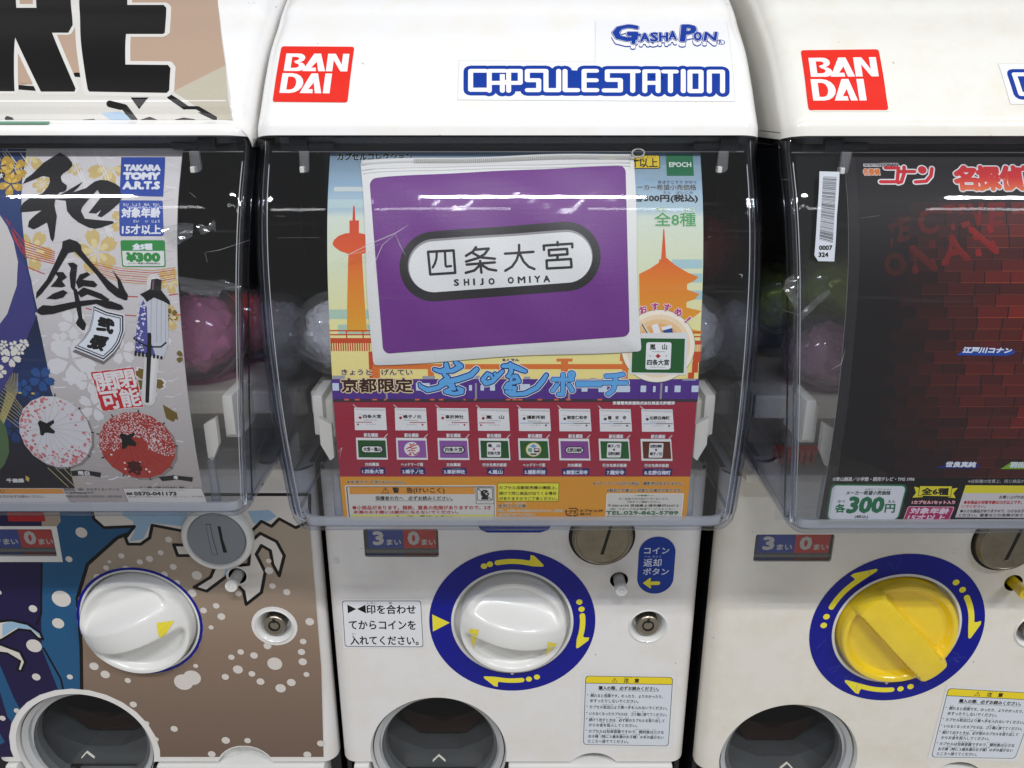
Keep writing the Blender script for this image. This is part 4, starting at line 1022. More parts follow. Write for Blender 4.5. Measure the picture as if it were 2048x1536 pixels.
for b in [(659, 660, 744, 662.5), (660, 668, 744, 670.5), (661, 676, 745, 686), (692, 661, 694.5, 677), (725, 661, 727.5, 677), (738, 703, 748, 757), (746, 733, 900, 738)]: br.rect(b, rd, 1)
for i in range(17): br.rect((662+4.7*i, 686, 664.6+4.7*i, 702), rd, 1)
for b in [(1386, 663, 1403, 666), (1386, 672, 1403, 674.5), (1376, 681, 1402, 689), (1386, 703, 1401, 724), (1384, 724, 1396, 745), (1376, 745, 1388, 757)]: br.rect(b, rd, 1)
for i in range(3): br.rect((1391+4.6*i, 689, 1393.4+4.6*i, 703), (232, 170, 120), 2)
for b in [(745, 728, 1245, 738), (745, 738, 760, 757), (856, 738, 868, 757), (996, 734, 1010, 757), (1113, 717, 1145, 723), (1122, 723, 1136, 757), (1240, 708, 1260, 722), (1244, 722, 1256, 757)]: br.rect(b, orr, 1)
br.build('bridge_print', M['print'], PM)
# train
tr = Art(ps, 1.7e-4); pu = (84, 50, 136)
band(tr, 758, 798, pu, 0, X_(664, 778), X_(1397, 778)); band(tr, 798, 804, (64, 52, 60), 0, X_(666, 800), X_(1395, 800))
for b in [(665, 751, 690, 758), (845, 752, 870, 758), (940, 751, 960, 758), (1048, 753, 1060, 758), (1180, 756, 1192, 761), (1205, 754, 1220, 761), (1365, 757, 1392, 761)]: tr.rect(b, (160, 160, 165), 1)
for b in [(665, 766, 678, 781), (832, 766, 860, 781), (938, 770, 944, 781), (961, 770, 968, 781), (980, 768, 990, 781), (1040, 768, 1060, 783), (1163, 772, 1175, 783), (1197, 772, 1214, 784), (1228, 772, 1260, 784), (1281, 771, 1292, 784), (1306, 772, 1311, 784), (1330, 772, 1335, 784), (1349, 771, 1361, 784), (1383, 771, 1397, 784)]: tr.rect(b, (200, 214, 228), 2, r=1)
for x in (682, 735, 770, 845, 932, 955, 1040, 1090, 1160, 1196, 1210, 1279, 1292, 1303, 1340, 1380): tr.rect((x, 766, x+.8, 796), (66, 38, 112), 1)
for x in (771, 950, 1136, 1320): tr.rect((x, 766, x+4, 798), (150, 148, 152), 3)
for x in (689, 710, 745, 768, 830, 860, 878, 927, 948, 1012, 1025, 1036, 1075, 1108, 1132, 1195): tr.rect((x, 797.5, x+(9 if x % 3 else 4), 800.5), (226, 110, 50), 3)
tr.build('train_print', M['print'], PM)
# top title and makers' marks
t = Art(ps, 2.2e-4); k = (26, 26, 28); SN = ps
t.text('カプセルコレクション', (675, 306, 824, 321), k, 2, bold=.9, out=[((150, 168, 182), 2.0)])
t.o(1000, 280, 3.9385)
yb = (222, 192, 44)
t.rect((980, 118, 1260, 228), (40, 40, 36), 2, r=18); t.rect((980, 122, 1254, 222), yb, 3, r=15)
t.text('才以上', (1020, 145, 1240, 218), (28, 28, 26), 4, bold=1.6); t.text('じょう', (1160, 128, 1225, 143), (60, 60, 40), 4)
t.rect((1310, 113, 1522, 283), (14, 106, 68), 2); t.text('EPOCH', (1332, 178, 1504, 214), (214, 222, 214), 4, bold=1.6)
t.text('メーカー希望小売価格', (1030, 352, 1545, 394), (70, 78, 84), 3, bold=1.2, out=[((188, 200, 206), 3)]); t.text('きぼうこうり かかく', (1245, 322, 1545, 345), (84, 90, 96), 3, bold=.4)
t.text('各300円(税込)', (1048, 432, 1556, 494), (30, 30, 34), 3, bold=2.6); t.text('えん　ぜいこみ', (1285, 404, 1520, 426), (96, 104, 108), 3)
gr = t.grad([(420, (150, 178, 140)), (452, (52, 138, 84))])
t.text('全8種', (1218, 572, 1540, 678), (88, 160, 104), 3, bold=2.6, out=[((232, 236, 218), 6)]); t.text('ぜん　　　しゅ', (1230, 530, 1522, 562), (104, 160, 110), 3, bold=1, out=[((226, 232, 212), 3)])
t.build('title_print', M['print'], PM, )
# round vignette at the right with an open pouch
c = Art(ps, 2.4e-4).o(1000, 600, 3.9385)
Xc, Sc_ = c.un((1245, 365)); Rr = 288*c.sc((1245, 365, 1245, 365))
def clipX(P): return [(min(x, XR-.0002), s) for x, s in P]
def rad(P):
    d = np.hypot(P[:, 0]-Xc, P[:, 1]-Sc_)/Rr; K0 = np.array([(248, 236, 214), (246, 226, 190), (234, 160, 70)], float); return np.stack([np.interp(d, [0, .7, 1], [236, 246, 250][::1] if k_ == 0 else ([172, 205, 244] if k_ == 1 else [90, 150, 232])) for k_ in range(3)], 1)
c.spoly(circ(Xc, Sc_, Rr*1.012, 60), (76, 130, 70), 0)
pts = circ(Xc, Sc_, Rr, 60)
for i in range(8):
    r0, r1 = Rr*i/8, Rr*(i+1)/8; tt = (i+.5)/8; col = tuple(np.interp(tt, [0, .55, .95], q_) for q_ in ([224, 234, 250], [140, 178, 240], [60, 112, 222]))
    c.spoly(circ(Xc, Sc_, r1, 60), col, 1, [circ(Xc, Sc_, r0, 60)] if i else [])
c.poly([(1110, 180), (1128, 178), (1180, 260), (1150, 262)], (226, 220, 206), 2); c.stroke([(1118, 190), (1160, 262)], 4, (60, 60, 60), 3)
c.poly([(1192, 200), (1240, 184), (1270, 262), (1212, 262)], (238, 238, 236), 2); c.poly([(1268, 215), (1350, 195), (1358, 260), (1290, 262)], (236, 236, 236), 2); c.poly([(1278, 240), (1355, 220), (1362, 262), (1292, 262)], (44, 76, 140), 3)
c.poly([(1040, 262), (1478, 255), (1468, 590), (1015, 585), (1030, 400)], (226, 226, 222), 4); c.poly([(1045, 300), (1456, 304), (1446, 574), (1035, 570), (1040, 420)], (34, 92, 46), 5)
c.rect((1148, 332, 1346, 546), (234, 236, 234), 6, r=18); c.text('嵐　山', (1180, 345, 1314, 390), k, 7, bold=1.3); c.text('Arashiyama', (1195, 400, 1298, 413), (90, 90, 90), 7); c.poly([(1244, 422), (1266, 440), (1244, 460), (1222, 440)], (180, 40, 48), 7)
c.rect((1180, 432, 1184, 448), (120, 120, 120), 7); c.rect((1306, 432, 1310, 448), (120, 120, 120), 7); c.rect((1160, 439, 1218, 441), (190, 190, 190), 6.5); c.rect((1270, 439, 1332, 441), (190, 190, 190), 6.5)
c.text('四条大宮', (1158, 468, 1330, 512), k, 7, bold=1.6); c.text('Shijo-Omiya', (1185, 522, 1298, 534), (90, 90, 90), 7)
for i, ch in enumerate('を入れるのにおすすめ！'):
    an = radians(-128+ (i+.6)*17.3-8); r_ = 330; x = 1245+r_*sin(an)*.96; y = 375-r_*cos(an)*.98
    if x < 1085: continue
    cs, sn = cos(an), sin(an); hw_, hh = 27, 27
    q = [(x+u_*cs-v_*sn, y+u_*sn+v_*cs) for u_, v_ in ((-hw_, -hh), (hw_, -hh), (hw_, hh), (-hw_, hh))]
    if ch == '！': q = [(x+u_*cs-v_*sn, y+u_*sn+v_*cs) for u_, v_ in ((-6, -hh), (6, -hh), (6, hh), (-6, hh))]
    c.text(ch, q, (184, 52, 128), 8, bold=3, out=[((240, 226, 220), 8)])
c.build('vignette_print', M['print'], PM)
# title row
t = Art(ps, 2.8e-4).o(500, 600, 3.9385); dk = (62, 30, 24); gl = (238, 220, 178)
t.text('京都限定', (722, 618, 1280, 724), dk, 1, bold=4.6, out=[((206, 180, 130), 13), (gl, 10)]); t.text('きょうと　げんてい', (722, 545, 1280, 590), dk, 1, bold=1.4, out=[(gl, 7)])
sb, nv = (98, 170, 226), (24, 40, 110)
def brush(strokes, z=1):
    for rad_, col, zz in ((19, (232, 232, 240), 0), (13, nv, 2), (4.0, sb, 4)):
        for P, w_ in strokes: t.stroke(P, 1, col, z+zz, taper=[q_+rad_ for q_ in w_])
# cursive title lettering
brush([([(1452, 545), (1500, 560), (1545, 540)], [8, 13, 10]), ([(1545, 505), (1560, 560)], [13, 13]), ([(1620, 490), (1660, 520), (1600, 555), (1510, 565)], [12, 16, 13, 9]),
       ([(1785, 545), (1740, 590), (1640, 625), (1560, 640), (1480, 690), (1400, 708), (1345, 680), (1335, 658)], [13, 17, 18, 15, 14, 15, 10, 4]), ([(1530, 585), (1560, 610), (1500, 650)], [9, 12, 9]),
       ([(1560, 660), (1600, 690), (1540, 720), (1610, 738), (1670, 725), (1640, 690), (1680, 705)], [9, 11, 11, 11, 11, 9, 6]), ([(1590, 640), (1610, 700)], [8, 9])])
t.o(1000, 600, 3.9385)
brush([([(25, 520), (90, 515), (160, 545), (200, 560)], [11, 15, 14, 9]), ([(80, 500), (90, 560), (70, 590)], [9, 12, 9]), ([(20, 560), (-10, 590), (-60, 640), (-110, 655), (-135, 625), (-100, 580), (-70, 590), (-60, 610)], [9, 12, 13, 15, 13, 10, 8, 5]), ([(-40, 580), (-20, 600)], [8, 8]),
       ([(60, 600), (130, 600), (150, 640), (60, 660), (40, 690), (120, 690), (110, 725), (50, 720), (90, 745), (200, 735), (290, 690), (340, 630), (365, 590)], [9, 11, 11, 9, 9, 11, 10, 9, 11, 14, 15, 14, 10]), ([(90, 600), (80, 700)], [8, 8])])
for s_, b in (('ポ', (405, 565, 585, 750)), ('ー', (605, 645, 795, 675)), ('チ', (808, 575, 1000, 750))):
    t.text(s_, b, sb, 1, bold=9, out=[((232, 232, 240), 21), (nv, 15)])
t.text('らんでん', (20, 462, 150, 480), nv, 1, bold=1.5)
t.text('京福電気鉄道株式会社商品化許諾済', (888, 797, 1376, 823), (236, 232, 232), 1, bold=1.3, out=[((90, 60, 66), 3)])
t.build('product_title_print', M['print'], PM)
# the eight pairs of pouches
it = Art(ps, 1.8e-4); wv = (232, 230, 228)
n1 = ['四条大宮', '帷子ノ辻', '車折神社', '嵐　山', '撮影所前', '御室仁和寺', '龍　安　寺', '北野白梅町']; rm = ['Shijo-Omiya', 'Katabiranotsuji', 'Kurumazakijinja', 'Arashiyama', 'Satsueisho-mae', 'Omuro-Ninnaji', 'Ryoanji', 'Kitano-Hakubaicho']
n2 = ['四条大宮', '帷子ノ辻', '車折神社', '嵐山', '撮影所前', '御室仁和寺', '龍安寺', '北野白梅町']
x1 = [708, 789, 873, 954, 1036, 1117, 1198, 1282]; x2 = [712, 792, 875, 957, 1036, 1117, 1197, 1281]
cap2 = ['方向幕面', 'ヘッドマーク面', '方向幕面', '行き先表示板面', 'ヘッドマーク面', '方向幕面', '行き先表示板面', '行き先表示板面']
col2 = [(36, 84, 44), (150, 88, 162), (142, 88, 160), (32, 82, 42), (36, 92, 44), (136, 72, 146), (34, 92, 44), (98, 46, 30)]
for i in range(8):
    a0 = x1[i]; y = 815+i*.45; L_ = (168, 32, 44) if i < 4 else (60, 66, 84)
    it.poly([(a0+.5, y), (a0+63, y+.5), (a0+66, y+45), (a0+2, y+45)], wv, 0); it.poly([(a0+1, y+1.5), (a0+63, y+2.5), (a0+61, y+7), (a0+4, y+4.5)], (206, 205, 204), 1)
    it.stroke([(a0-1.5, y-6), (a0+6, y+.5)], .7, (220, 220, 220), 1)
    w_ = 36 if i not in (5, 7) else 40; xx = a0+18 if i not in (5, 7) else a0+17
    it.disc((a0+12.5, y+20), 3.1, L_, 1, n=12); it.text(n1[i], (xx, y+14, xx+w_, y+21), k, 1, bold=.33); it.text(rm[i], (xx+2, y+23.5, xx+w_-7, y+26.5), (110, 110, 112), 1)
    it.rect((a0+4 if i in (0, 3) else a0+30, y+28.4, a0+36 if i in (0, 3) else a0+63, y+29.8), L_ if i < 4 else (40, 42, 50), 1)
    if i > 3: it.rect((a0+4, y+28.4, a0+30, y+29.8), (150, 180, 214), 1)
    it.disc((a0+8 if i in (0, 3) else a0+56, y+33.5), 2.1, L_, 1, n=10); it.text('えきまえ', (a0+24, y+32, a0+45, y+34.5), (130, 130, 132), 1); it.rect((a0+8, y+13, a0+17, y+13.6), (200, 150, 150), 1)
    it.text('駅名標面', (a0+20, 866+i*.45, a0+48, 873.5+i*.45), (235, 226, 228), 1, bold=.3, out=[((96, 26, 40), .9)])
    b0 = x2[i]; y = 875+i*.35; it.poly([(b0, y), (b0+61, y+.5), (b0+64, y+44), (b0+2, y+43.5)], wv, 0); it.stroke([(b0+57, y-.5), (b0+63, y-7)], .8, (220, 220, 220), 1)
    it.poly([(b0+3.5, y+5), (b0+59, y+5.5), (b0+61.5, y+40), (b0+5.5, y+39.5)], col2[i], 1)
    if i in (0, 2, 5):
        it.rect((b0+10, y+16, b0+54.5, y+31) if i < 5 else (b0+13, y+16, b0+51, y+30), (24, 22, 24), 2, r=7); it.rect((b0+12, y+17.6, b0+52.5, y+29) if i < 5 else (b0+15, y+17.6, b0+49, y+28.6), wv, 3, r=6)
        it.text(['大宮－嵐山', '', '四条大宮', '', '', '北野白梅町'][i], (b0+(15 if i < 5 else 17), y+19, b0+(50 if i < 5 else 47.5), y+27), k, 4, bold=.35)
    elif i == 1:
        it.disc((b0+32, y+22.5), 15.5, wv, 2); R3 = (190, 38, 50)
        for P in ([(28, 12), (29, 15), (36, 12)], [(21, 22), (32, 17), (43, 13)], [(26, 19), (33, 21), (41, 20)], [(24, 26), (32, 24), (38, 26)], [(28, 29), (30, 34), (26, 33)], [(32, 28), (38, 34), (45, 29)]): it.stroke([(b0+x, y+y_) for x, y_ in P], 1.1, R3, 3)
    elif i == 4:
        it.disc((b0+31, y+22.5), 15.5, (222, 206, 130), 2); it.disc((b0+31, y+22.5), 13.5, (226, 228, 214), 3); it.poly([(b0+20, y+26), (b0+20, y+20), (b0+28, y+19), (b0+28, y+28)], (110, 160, 120), 4); it.poly([(b0+32, y+28), (b0+32, y+19), (b0+43, y+20), (b0+43, y+28)], (92, 50, 90), 4)
        it.poly([(b0+24, y+16), (b0+31, y+11), (b0+38, y+16), (b0+31, y+19)], (110, 160, 205), 4); it.poly([(b0+24, y+30), (b0+38, y+30), (b0+36, y+33), (b0+26, y+33)], (60, 50, 50), 4); it.rect((b0+34, y+21, b0+41, y+24), wv, 5)
    else:
        it.rect((b0+17, y+8.5, b0+45, y+37.5), wv, 2, r=2.5); tp = ['嵐　山', '帷子ノ辻', '北野白梅町'][{3: 0, 6: 1, 7: 2}[i]]; bt = ['四条大宮', '北野白梅町', '帷子ノ辻'][{3: 0, 6: 1, 7: 2}[i]]
        it.text(tp, (b0+19, y+11.5, b0+43, y+17.5), k, 3, bold=.3); it.text(bt, (b0+19, y+26.5, b0+43, y+33), k, 3, bold=.3); it.poly([(b0+31, y+19.3), (b0+33.7, y+22), (b0+31, y+24.7), (b0+28.3, y+22)], (180, 40, 46) if i == 3 else k, 3)
        it.text('Arashiyama', (b0+23, y+18, b0+39, y+19.2), (120, 120, 120), 3); it.text('Shijo-Omiya', (b0+22, y+34.5, b0+40, y+35.7), (120, 120, 120), 3)
    wd = {0: 28, 1: 44, 2: 28, 3: 48, 4: 44, 5: 28, 6: 48, 7: 48}[i]
    it.text(cap2[i], (b0+32-wd/2, y+50, b0+32+wd/2, y+56.5), (235, 226, 228), 1, bold=.3, out=[((96, 26, 40), .9)])
    bw_ = {0: 49, 1: 49, 2: 49, 3: 35, 4: 48, 5: 55, 6: 41, 7: 59}[i]; cx_ = b0+34; it.rect((cx_-bw_/2, y+59.5, cx_+bw_/2, y+73), (38, 34, 98), 1, r=1.5); it.text('%d.%s' % (i+1, n2[i]), (cx_-bw_/2+3.5, y+63.5, cx_+bw_/2-3.5, y+71.5), (222, 222, 234), 2, bold=.4)
    it.text('しじょうおおみや'[:5+i % 3], (cx_-8, y+60.4, cx_+14, y+62.4), (200, 200, 220), 2)
it.build('lineup_print', M['print'], PM)
# small print
sp = Art(ps, 1.8e-4).o(500, 900, 3.9385); br_ = (110, 70, 24)
ow = [((236, 224, 200), 2.6)]
sp.text('※本体サイズ:約145×110mm。', (765, 236, 1228, 265), (74, 58, 40), 0, bold=.8, out=ow)
sp.rect((765, 276, 1938, 690), (226, 216, 200), 0, r=14); sp.rect((776, 286, 1926, 690), (60, 46, 36), 1, r=12); sp.rect((784, 290, 1922, 690), (214, 208, 200), 2, r=10); sp.rect((784, 290, 1770, 346), (222, 150, 62), 3)
T3 = [(1068, 294), (1096, 338), (1038, 338), (1068, 294)]; sp.stroke(T3, 2.2, k, 4); sp.stroke([(1068, 308), (1068, 322)], 2.4, k, 4); sp.disc((1068, 331), 2.4, k, 4, n=8)
sp.text('警　告(けいこく)', (1125, 294, 1532, 342), k, 4, bold=1.6)
sp.text('保護者の方へ　必ずお読みください。', (988, 362, 1595, 394), k, 4, bold=.9); sp.rect((986, 397, 1600, 399.5), k, 4)
sp.text('●小部品があります。誤飲、窒息の危険がありますので、3才', (808, 436, 1900, 468), (178, 44, 40), 4, bold=1.2); sp.text('未満のお子様には絶対に与えないでください。', (815, 474, 1640, 500), (178, 44, 40), 4, bold=1.1)
sp.rect((800, 507, 1922, 545), (222, 214, 110), 4); sp.text('⚠　注　意(ちゅうい)', (1140, 511, 1600, 540), (90, 84, 40), 5, bold=.6)
sp.rect((1778, 290, 1922, 424), k, 4); sp.rect((1783, 293, 1918, 420), (222, 216, 208), 5); sp.rect((1788, 296, 1912, 396), k, 6, r=12); sp.rect((1793, 300, 1907, 391), (222, 216, 208), 7, r=10)
sp.disc((1850, 340), 34, k, 8, n=20); sp.poly([(1850, 340), (1895, 318), (1895, 340), (1862, 352)], (222, 216, 208), 9); sp.poly([(1820, 388), (1826, 366), (1872, 366), (1880, 388)], k, 8); sp.rect((1864, 334, 1884, 346), k, 10); sp.disc((1845, 328), 5, (222, 216, 208), 9, n=8)
sp.stroke([(1796, 302), (1904, 390)], 3.4, k, 11); sp.text('くちにいれない', (1795, 403, 1908, 414), k, 6)
sp.o(1000, 900, 3.9385)
sp.rect((-17, 257, 464, 403), (70, 66, 20), 1); sp.rect((-14, 261, 460, 399), (234, 226, 66), 2)
for t_, y0, y1, xb in (('カプセル自動販売機の機能上、', 282, 308, 448), ('続けて同じ商品が出てくる場合', 326, 353, 445), ('がありますのでご了承ください。', 368, 394, 450)): sp.text(t_, (-6, y0, xb, y1), (46, 44, 14), 3, bold=.9)
sp.text('使用上の注意', (-18, 425, 205, 452), (56, 36, 20), 1, bold=.7, out=ow); sp.text('破損、変形などの原因になりますので、無理な', (-18, 468, 495, 487), (96, 70, 36), 1, out=ow); sp.text('力を加えないでください。', (-10, 498, 280, 515), (110, 80, 40), 1, out=ow)
sp.text('しよう　ちゅうい', (40, 412, 200, 421), (96, 70, 36), 1, out=ow)
sp.text('※ラインナップ以外の商品、撮影物は含まれません。', (735, 248, 1446, 276), (74, 52, 36), 1, bold=.8, out=ow); sp.text('※製品と写真は一部異なる場合があります。', (842, 303, 1436, 330), (74, 52, 36), 1, bold=.8, out=ow)
sp.rect((830, 340, 1432, 690), (236, 228, 212), 1, r=10); sp.rect((838, 347, 1424, 690), (216, 210, 200), 2, r=8)
gn = (40, 110, 72)
sp.text('ーお客様へー', (1058, 350, 1208, 363), gn, 3, bold=.7); sp.text('万一お気づきの点がございましたら、', (935, 374, 1330, 391), (60, 60, 58), 3, bold=.4); sp.text('下記までご連絡ください。', (995, 398, 1262, 415), (60, 60, 58), 3, bold=.4)
sp.text('〒300-4193 茨城県土浦市藤沢3647-5', (850, 426, 1405, 446), k, 3, bold=.9); sp.text('（株）エポック社お客様サービスセンター', (866, 455, 1378, 472), gn, 3, bold=.5); sp.text('TEL.029-862-5789', (835, 480, 1402, 506), gn, 3, bold=2.3)
sp.text('電話番号をお確かめのうえ、おかけ間違いのないように', (840, 514, 1398, 526), (110, 110, 104), 3)
sp.stroke([(545, 458), (600, 458), (612, 470), (612, 478)], 4, k, 3); sp.stroke([(612, 498), (608, 512), (590, 516)], 4, k, 3); sp.stroke([(565, 516), (535, 514), (520, 500), (520, 478)], 4, k, 3); sp.poly([(512, 486), (520, 466), (532, 484)], k, 3); sp.poly([(590, 508), (572, 516), (590, 524)], k, 3)
sp.text('プラ', (538, 472, 602, 502), k, 3, bold=1.6); sp.text('カプセル:PP', (628, 466, 812, 488), k, 3, bold=.9); sp.text('袋:PE', (628, 494, 715, 512), (90, 70, 40), 3, bold=.8)
sp.build('small_print', M['print'], PM)

# ================= the purple pouch hanging in front of it
pq = [(721, 322), (1266, 308), (1281, 700), (746, 729)]
loc = ps.to3(*ps.un(1000, 515)); PO = empty('zip_pouch', tuple(loc), 'flat purple zip pouch with white edges hung in front of the middle poster', 'pouch')
qm = Q(*pq)
def pouch_pt(u, v, side):
    """u, v over the pouch; slightly wavy outline, puffed in the middle"""
    wob = .0035*sin(v*9+1)+.002*sin(v*23)
    uu = u+wob*(1-abs(2*u-1))*0+(.004*sin(v*7) if u > .98 or u < .02 else 0)
    vv = v+.006*sin(u*8+.5)*(1 if v > .97 else 0)+(.012*(u-.5)**2-.004*sin(u*11) if v < .03 else 0)
    X, s = ps.un(*qm(uu, vv)); e = min(u, 1-u, v, 1-v)
    d = .0024*(1-math.exp(-e*16))+.0007*sin(u*5+v*3)*min(1, e*8)+.0005*sin(u*17-v*11)*min(1, e*6)
    if v < .055: d -= .0004
    return ps.to3(X, s, .0010+(d if side else -.0002))
def rc(u, v, r=.012):
    # round the corners of the unit square
    cx_ = min(max(u, r), 1-r); cy_ = min(max(v, r*1.4), 1-r*1.4); dx, dy = (u-cx_)/r, (v-cy_)/(r*1.4); m_ = max(abs(dx), abs(dy)); L = hypot(dx, dy)
    if L > 1e-6 and m_ > 0 and dx and dy: dx, dy = dx*m_/L, dy*m_/L
    return cx_+dx*r, cy_+dy*r*1.4
N1, N2 = 72, 54
V = []; F = []
for side in (1, 0):
    for j in range(N2+1):
        for i in range(N1+1):
            u, v_ = rc(i/N1, j/N2); V.append(pouch_pt(u, v_, side))
for j in range(N2):
    for i in range(N1):
        a_ = j*(N1+1)+i; F.append((a_, a_+1, a_+N1+2, a_+N1+1)); b_ = a_+(N1+1)*(N2+1); F.append((b_, b_+N1+1, b_+N1+2, b_+1))
loop = [i for i in range(N1)]+[N1+j*(N1+1) for j in range(N2)]+[(N2)*(N1+1)+i for i in range(N1, 0, -1)]+[j*(N1+1) for j in range(N2, 0, -1)]
off_ = (N1+1)*(N2+1)
for i in range(len(loop)): a_, b_ = loop[i], loop[(i+1) % len(loop)]; F.append((a_, a_+off_, b_+off_, b_))
mesh_obj('pouch_body', V, F, M['vinyl'], PO, smooth=True, sharp=60)
class PouchSurf:
    """printing surface of the pouch front: photo points -> (u, v)"""
    curved = True
    def un(s, x, y):
        p = qm.p; u, v = .5, .5
        for _ in range(12):
            f0 = np.array(qm(u, v)); d = np.array([x, y])-f0
            du = (np.array(qm(u+1e-4, v))-f0)/1e-4; dv = (np.array(qm(u, v+1e-4))-f0)/1e-4
            sol = np.linalg.solve(np.stack([du, dv], 1), d); u += sol[0]; v += sol[1]
        return u*.145, v*.110
    def to3(s, X, S, off=0):
        return np.array([pouch_pt(x/.145, y/.110, 1)+np.array([0, -off*.94, off*.2]) for x, y in zip(np.atleast_1d(X), np.atleast_1d(S))])
    def scale(s, px, py): a_ = s.un(px-5, py); b_ = s.un(px+5, py); return (b_[0]-a_[0])/10
    def py(s, S): return 320+np.asarray(S)/.110*400
pf = PouchSurf(); P_ = Art(pf, 2e-4).o(0, 0, 1)
def grid_poly(art, pts, col, z, step=.003):
    loops = [Vector((*p, 0)) for p in pts]; T = tessellate_polygon([loops]); bm = bmesh.new(); vs = [bm.verts.new(p) for p in loops]
    for f_ in T:
        try: bm.faces.new([vs[i] for i in f_])
        except ValueError: pass
    for ax in (0, 1):
        lo_, hi_ = min(p[ax] for p in pts), max(p[ax] for p in pts); k_ = math.ceil(lo_/step)
        while k_*step < hi_:
            n_ = Vector((1, 0, 0)) if ax == 0 else Vector((0, 1, 0)); bmesh.ops.bisect_plane(bm, geom=bm.verts[:]+bm.edges[:]+bm.faces[:], plane_co=n_*k_*step, plane_no=n_, dist=1e-7); k_ += 1
    bm.verts.index_update(); art._add([(v.co.x, v.co.y) for v in bm.verts], [tuple(v.index for v in f_.verts) for f_ in bm.faces], col, art.off(z)); bm.free()
pur = (112, 46, 134)
qp = Q((740, 361), (1250, 334), (1258, 671), (768, 706))
grid_poly(P_, [pf.un(*p) for p in rq(qp, .028, .040, 8)], pur, 1)
P_.build('purple_field', M['fabric'], PO)
P_ = Art(pf, 2e-4)
def oval(x0, x1, cy0, cy1, ry, n=24):
    # stadium along the tilted axis
    ang = atan2(cy1-cy0, x1-x0); out = []
    for cx_, cy_, s_ in ((x1-ry, cy1, -pi/2), (x0+ry, cy0, pi/2)):
        for i in range(n+1): t_ = s_+pi*i/n; out.append((cx_+ry*cos(t_+ang), cy_+ry*1.0*sin(t_+ang)))
    return [pf.un(*p) for p in out]
grid_poly(P_, oval(801, 1200, 534, 514, 68), (34, 32, 36), 3)
grid_poly(P_, oval(817.5, 1184, 532, 513.5, 51.5), (150, 148, 148), 5)
grid_poly(P_, oval(820, 1182.5, 534.5, 516, 49.5), (228, 228, 226), 7)
z1 = lambda x, y: (500+x/3.9385, 280+y/3.9385); z2 = lambda x, y: (1000+x/3.9385, 280+y/3.9385)
ink = (36, 34, 38)
def S_(pts, f, w_=10):
    q_ = [pts[0]]
    for a_, b_ in zip(pts[:-1], pts[1:]):
        m_ = max(1, int(hypot(b_[0]-a_[0], b_[1]-a_[1])/28)); q_ += [(a_[0]+(b_[0]-a_[0])*i/m_, a_[1]+(b_[1]-a_[1])*i/m_) for i in range(1, m_+1)]
    P_.stroke([f(*p) for p in q_], w_/3.9385, ink, 12)
S_([(1408, 887), (1608, 877), (1620, 1048), (1425, 1060), (1408, 887)], z1); S_([(1476, 890), (1474, 935), (1462, 975), (1444, 1007)], z1, 9); S_([(1540, 885), (1545, 992), (1552, 1000), (1588, 996)], z1, 9)
S_([(1782, 852), (1760, 885), (1705, 918)], z1); S_([(1768, 872), (1882, 862), (1850, 905), (1800, 935), (1705, 962)], z1); S_([(1755, 895), (1820, 930), (1930, 940)], z1); S_([(1710, 985), (1930, 968)], z1); S_([(1815, 958), (1825, 1046)], z1); S_([(1812, 990), (1770, 1030), (1702, 1048)], z1); S_([(1830, 990), (1880, 1020), (1940, 1030)], z1)
S_([(40, 900), (262, 885)], z2); S_([(150, 832), (150, 890), (130, 950), (95, 1000), (42, 1032)], z2); S_([(155, 900), (185, 960), (225, 1000), (270, 1018)], z2)
S_([(450, 812), (452, 836)], z2); S_([(345, 870), (342, 838), (565, 824), (566, 852)], z2); S_([(382, 872), (525, 864), (528, 905), (386, 915), (382, 872)], z2); S_([(452, 912), (448, 945)], z2); S_([(365, 952), (555, 942), (560, 1005), (368, 1014), (365, 952)], z2)
x = 909
for ch, xa, xb, yy in zip('SHIJOOMIYA', (909, 929, 947.5, 961, 978, 1016, 1036, 1058.5, 1069, 1087), (918.5, 938.5, 950, 967, 989, 1027, 1050, 1060.5, 1080, 1099), (0, -.7, -1.2, -1.6, -2.2, -4.4, -5.2, -6, -6.6, -7.2)):
    P_.text(ch, (xa, 559+yy, xb, 571+yy), ink, 12, bold=.75)
P_.build('destination_print', M['fabric'], PO)
# zip: coil, hem fold, stitches, slider and ring
def along(v, u0=.006, u1=.985, n=60, lift=.0042):
    return [Vector(pouch_pt(u0+(u1-u0)*i/n, v+.012*(u0+(u1-u0)*i/n)*0, 1))+Vector((0, -lift*.9, 0)) for i in range(n+1)]
def tubemesh(pts, r, k=8):
    V = []; n = len(pts)
    for i, p in enumerate(pts):
        t_ = (pts[min(i+1, n-1)]-pts[max(i-1, 0)]).normalized(); a_ = t_.cross(Vector((0, -1, 0))).normalized(); b_ = a_.cross(t_)
        for j in range(k): V.append(p+a_*r*cos(2*pi*j/k)+b_*r*sin(2*pi*j/k))
    return V, [(i*k+j, i*k+(j+1) % k, (i+1)*k+(j+1) % k, (i+1)*k+j) for i in range(n-1) for j in range(k)]+[tuple(range(k)), tuple(range((n-1)*k, n*k))[::-1]]
v, f = tubemesh(along(.048, lift=.0002), .0009); mesh_obj('hem_fold', v, f, M['vinyl'], PO, smooth=True)
v, f = tubemesh(along(.012, u1=.99, lift=.0000), .0016); mesh_obj('zip_tape', v, f, M['vinyl'], PO, smooth=True)
pp_ = along(.012, u0=.2, u1=.99, n=110, lift=.0015); parts = [boxmesh(p.x-.00028, p.y-.0006, p.z-.0010, p.x+.00028, p.y+.0008, p.z+.0010) for p in pp_]
v, f = merge(*parts); mesh_obj('zip_teeth', v, f, M['thread'], PO)
pp_ = along(.068, n=88, lift=.0001); parts = []
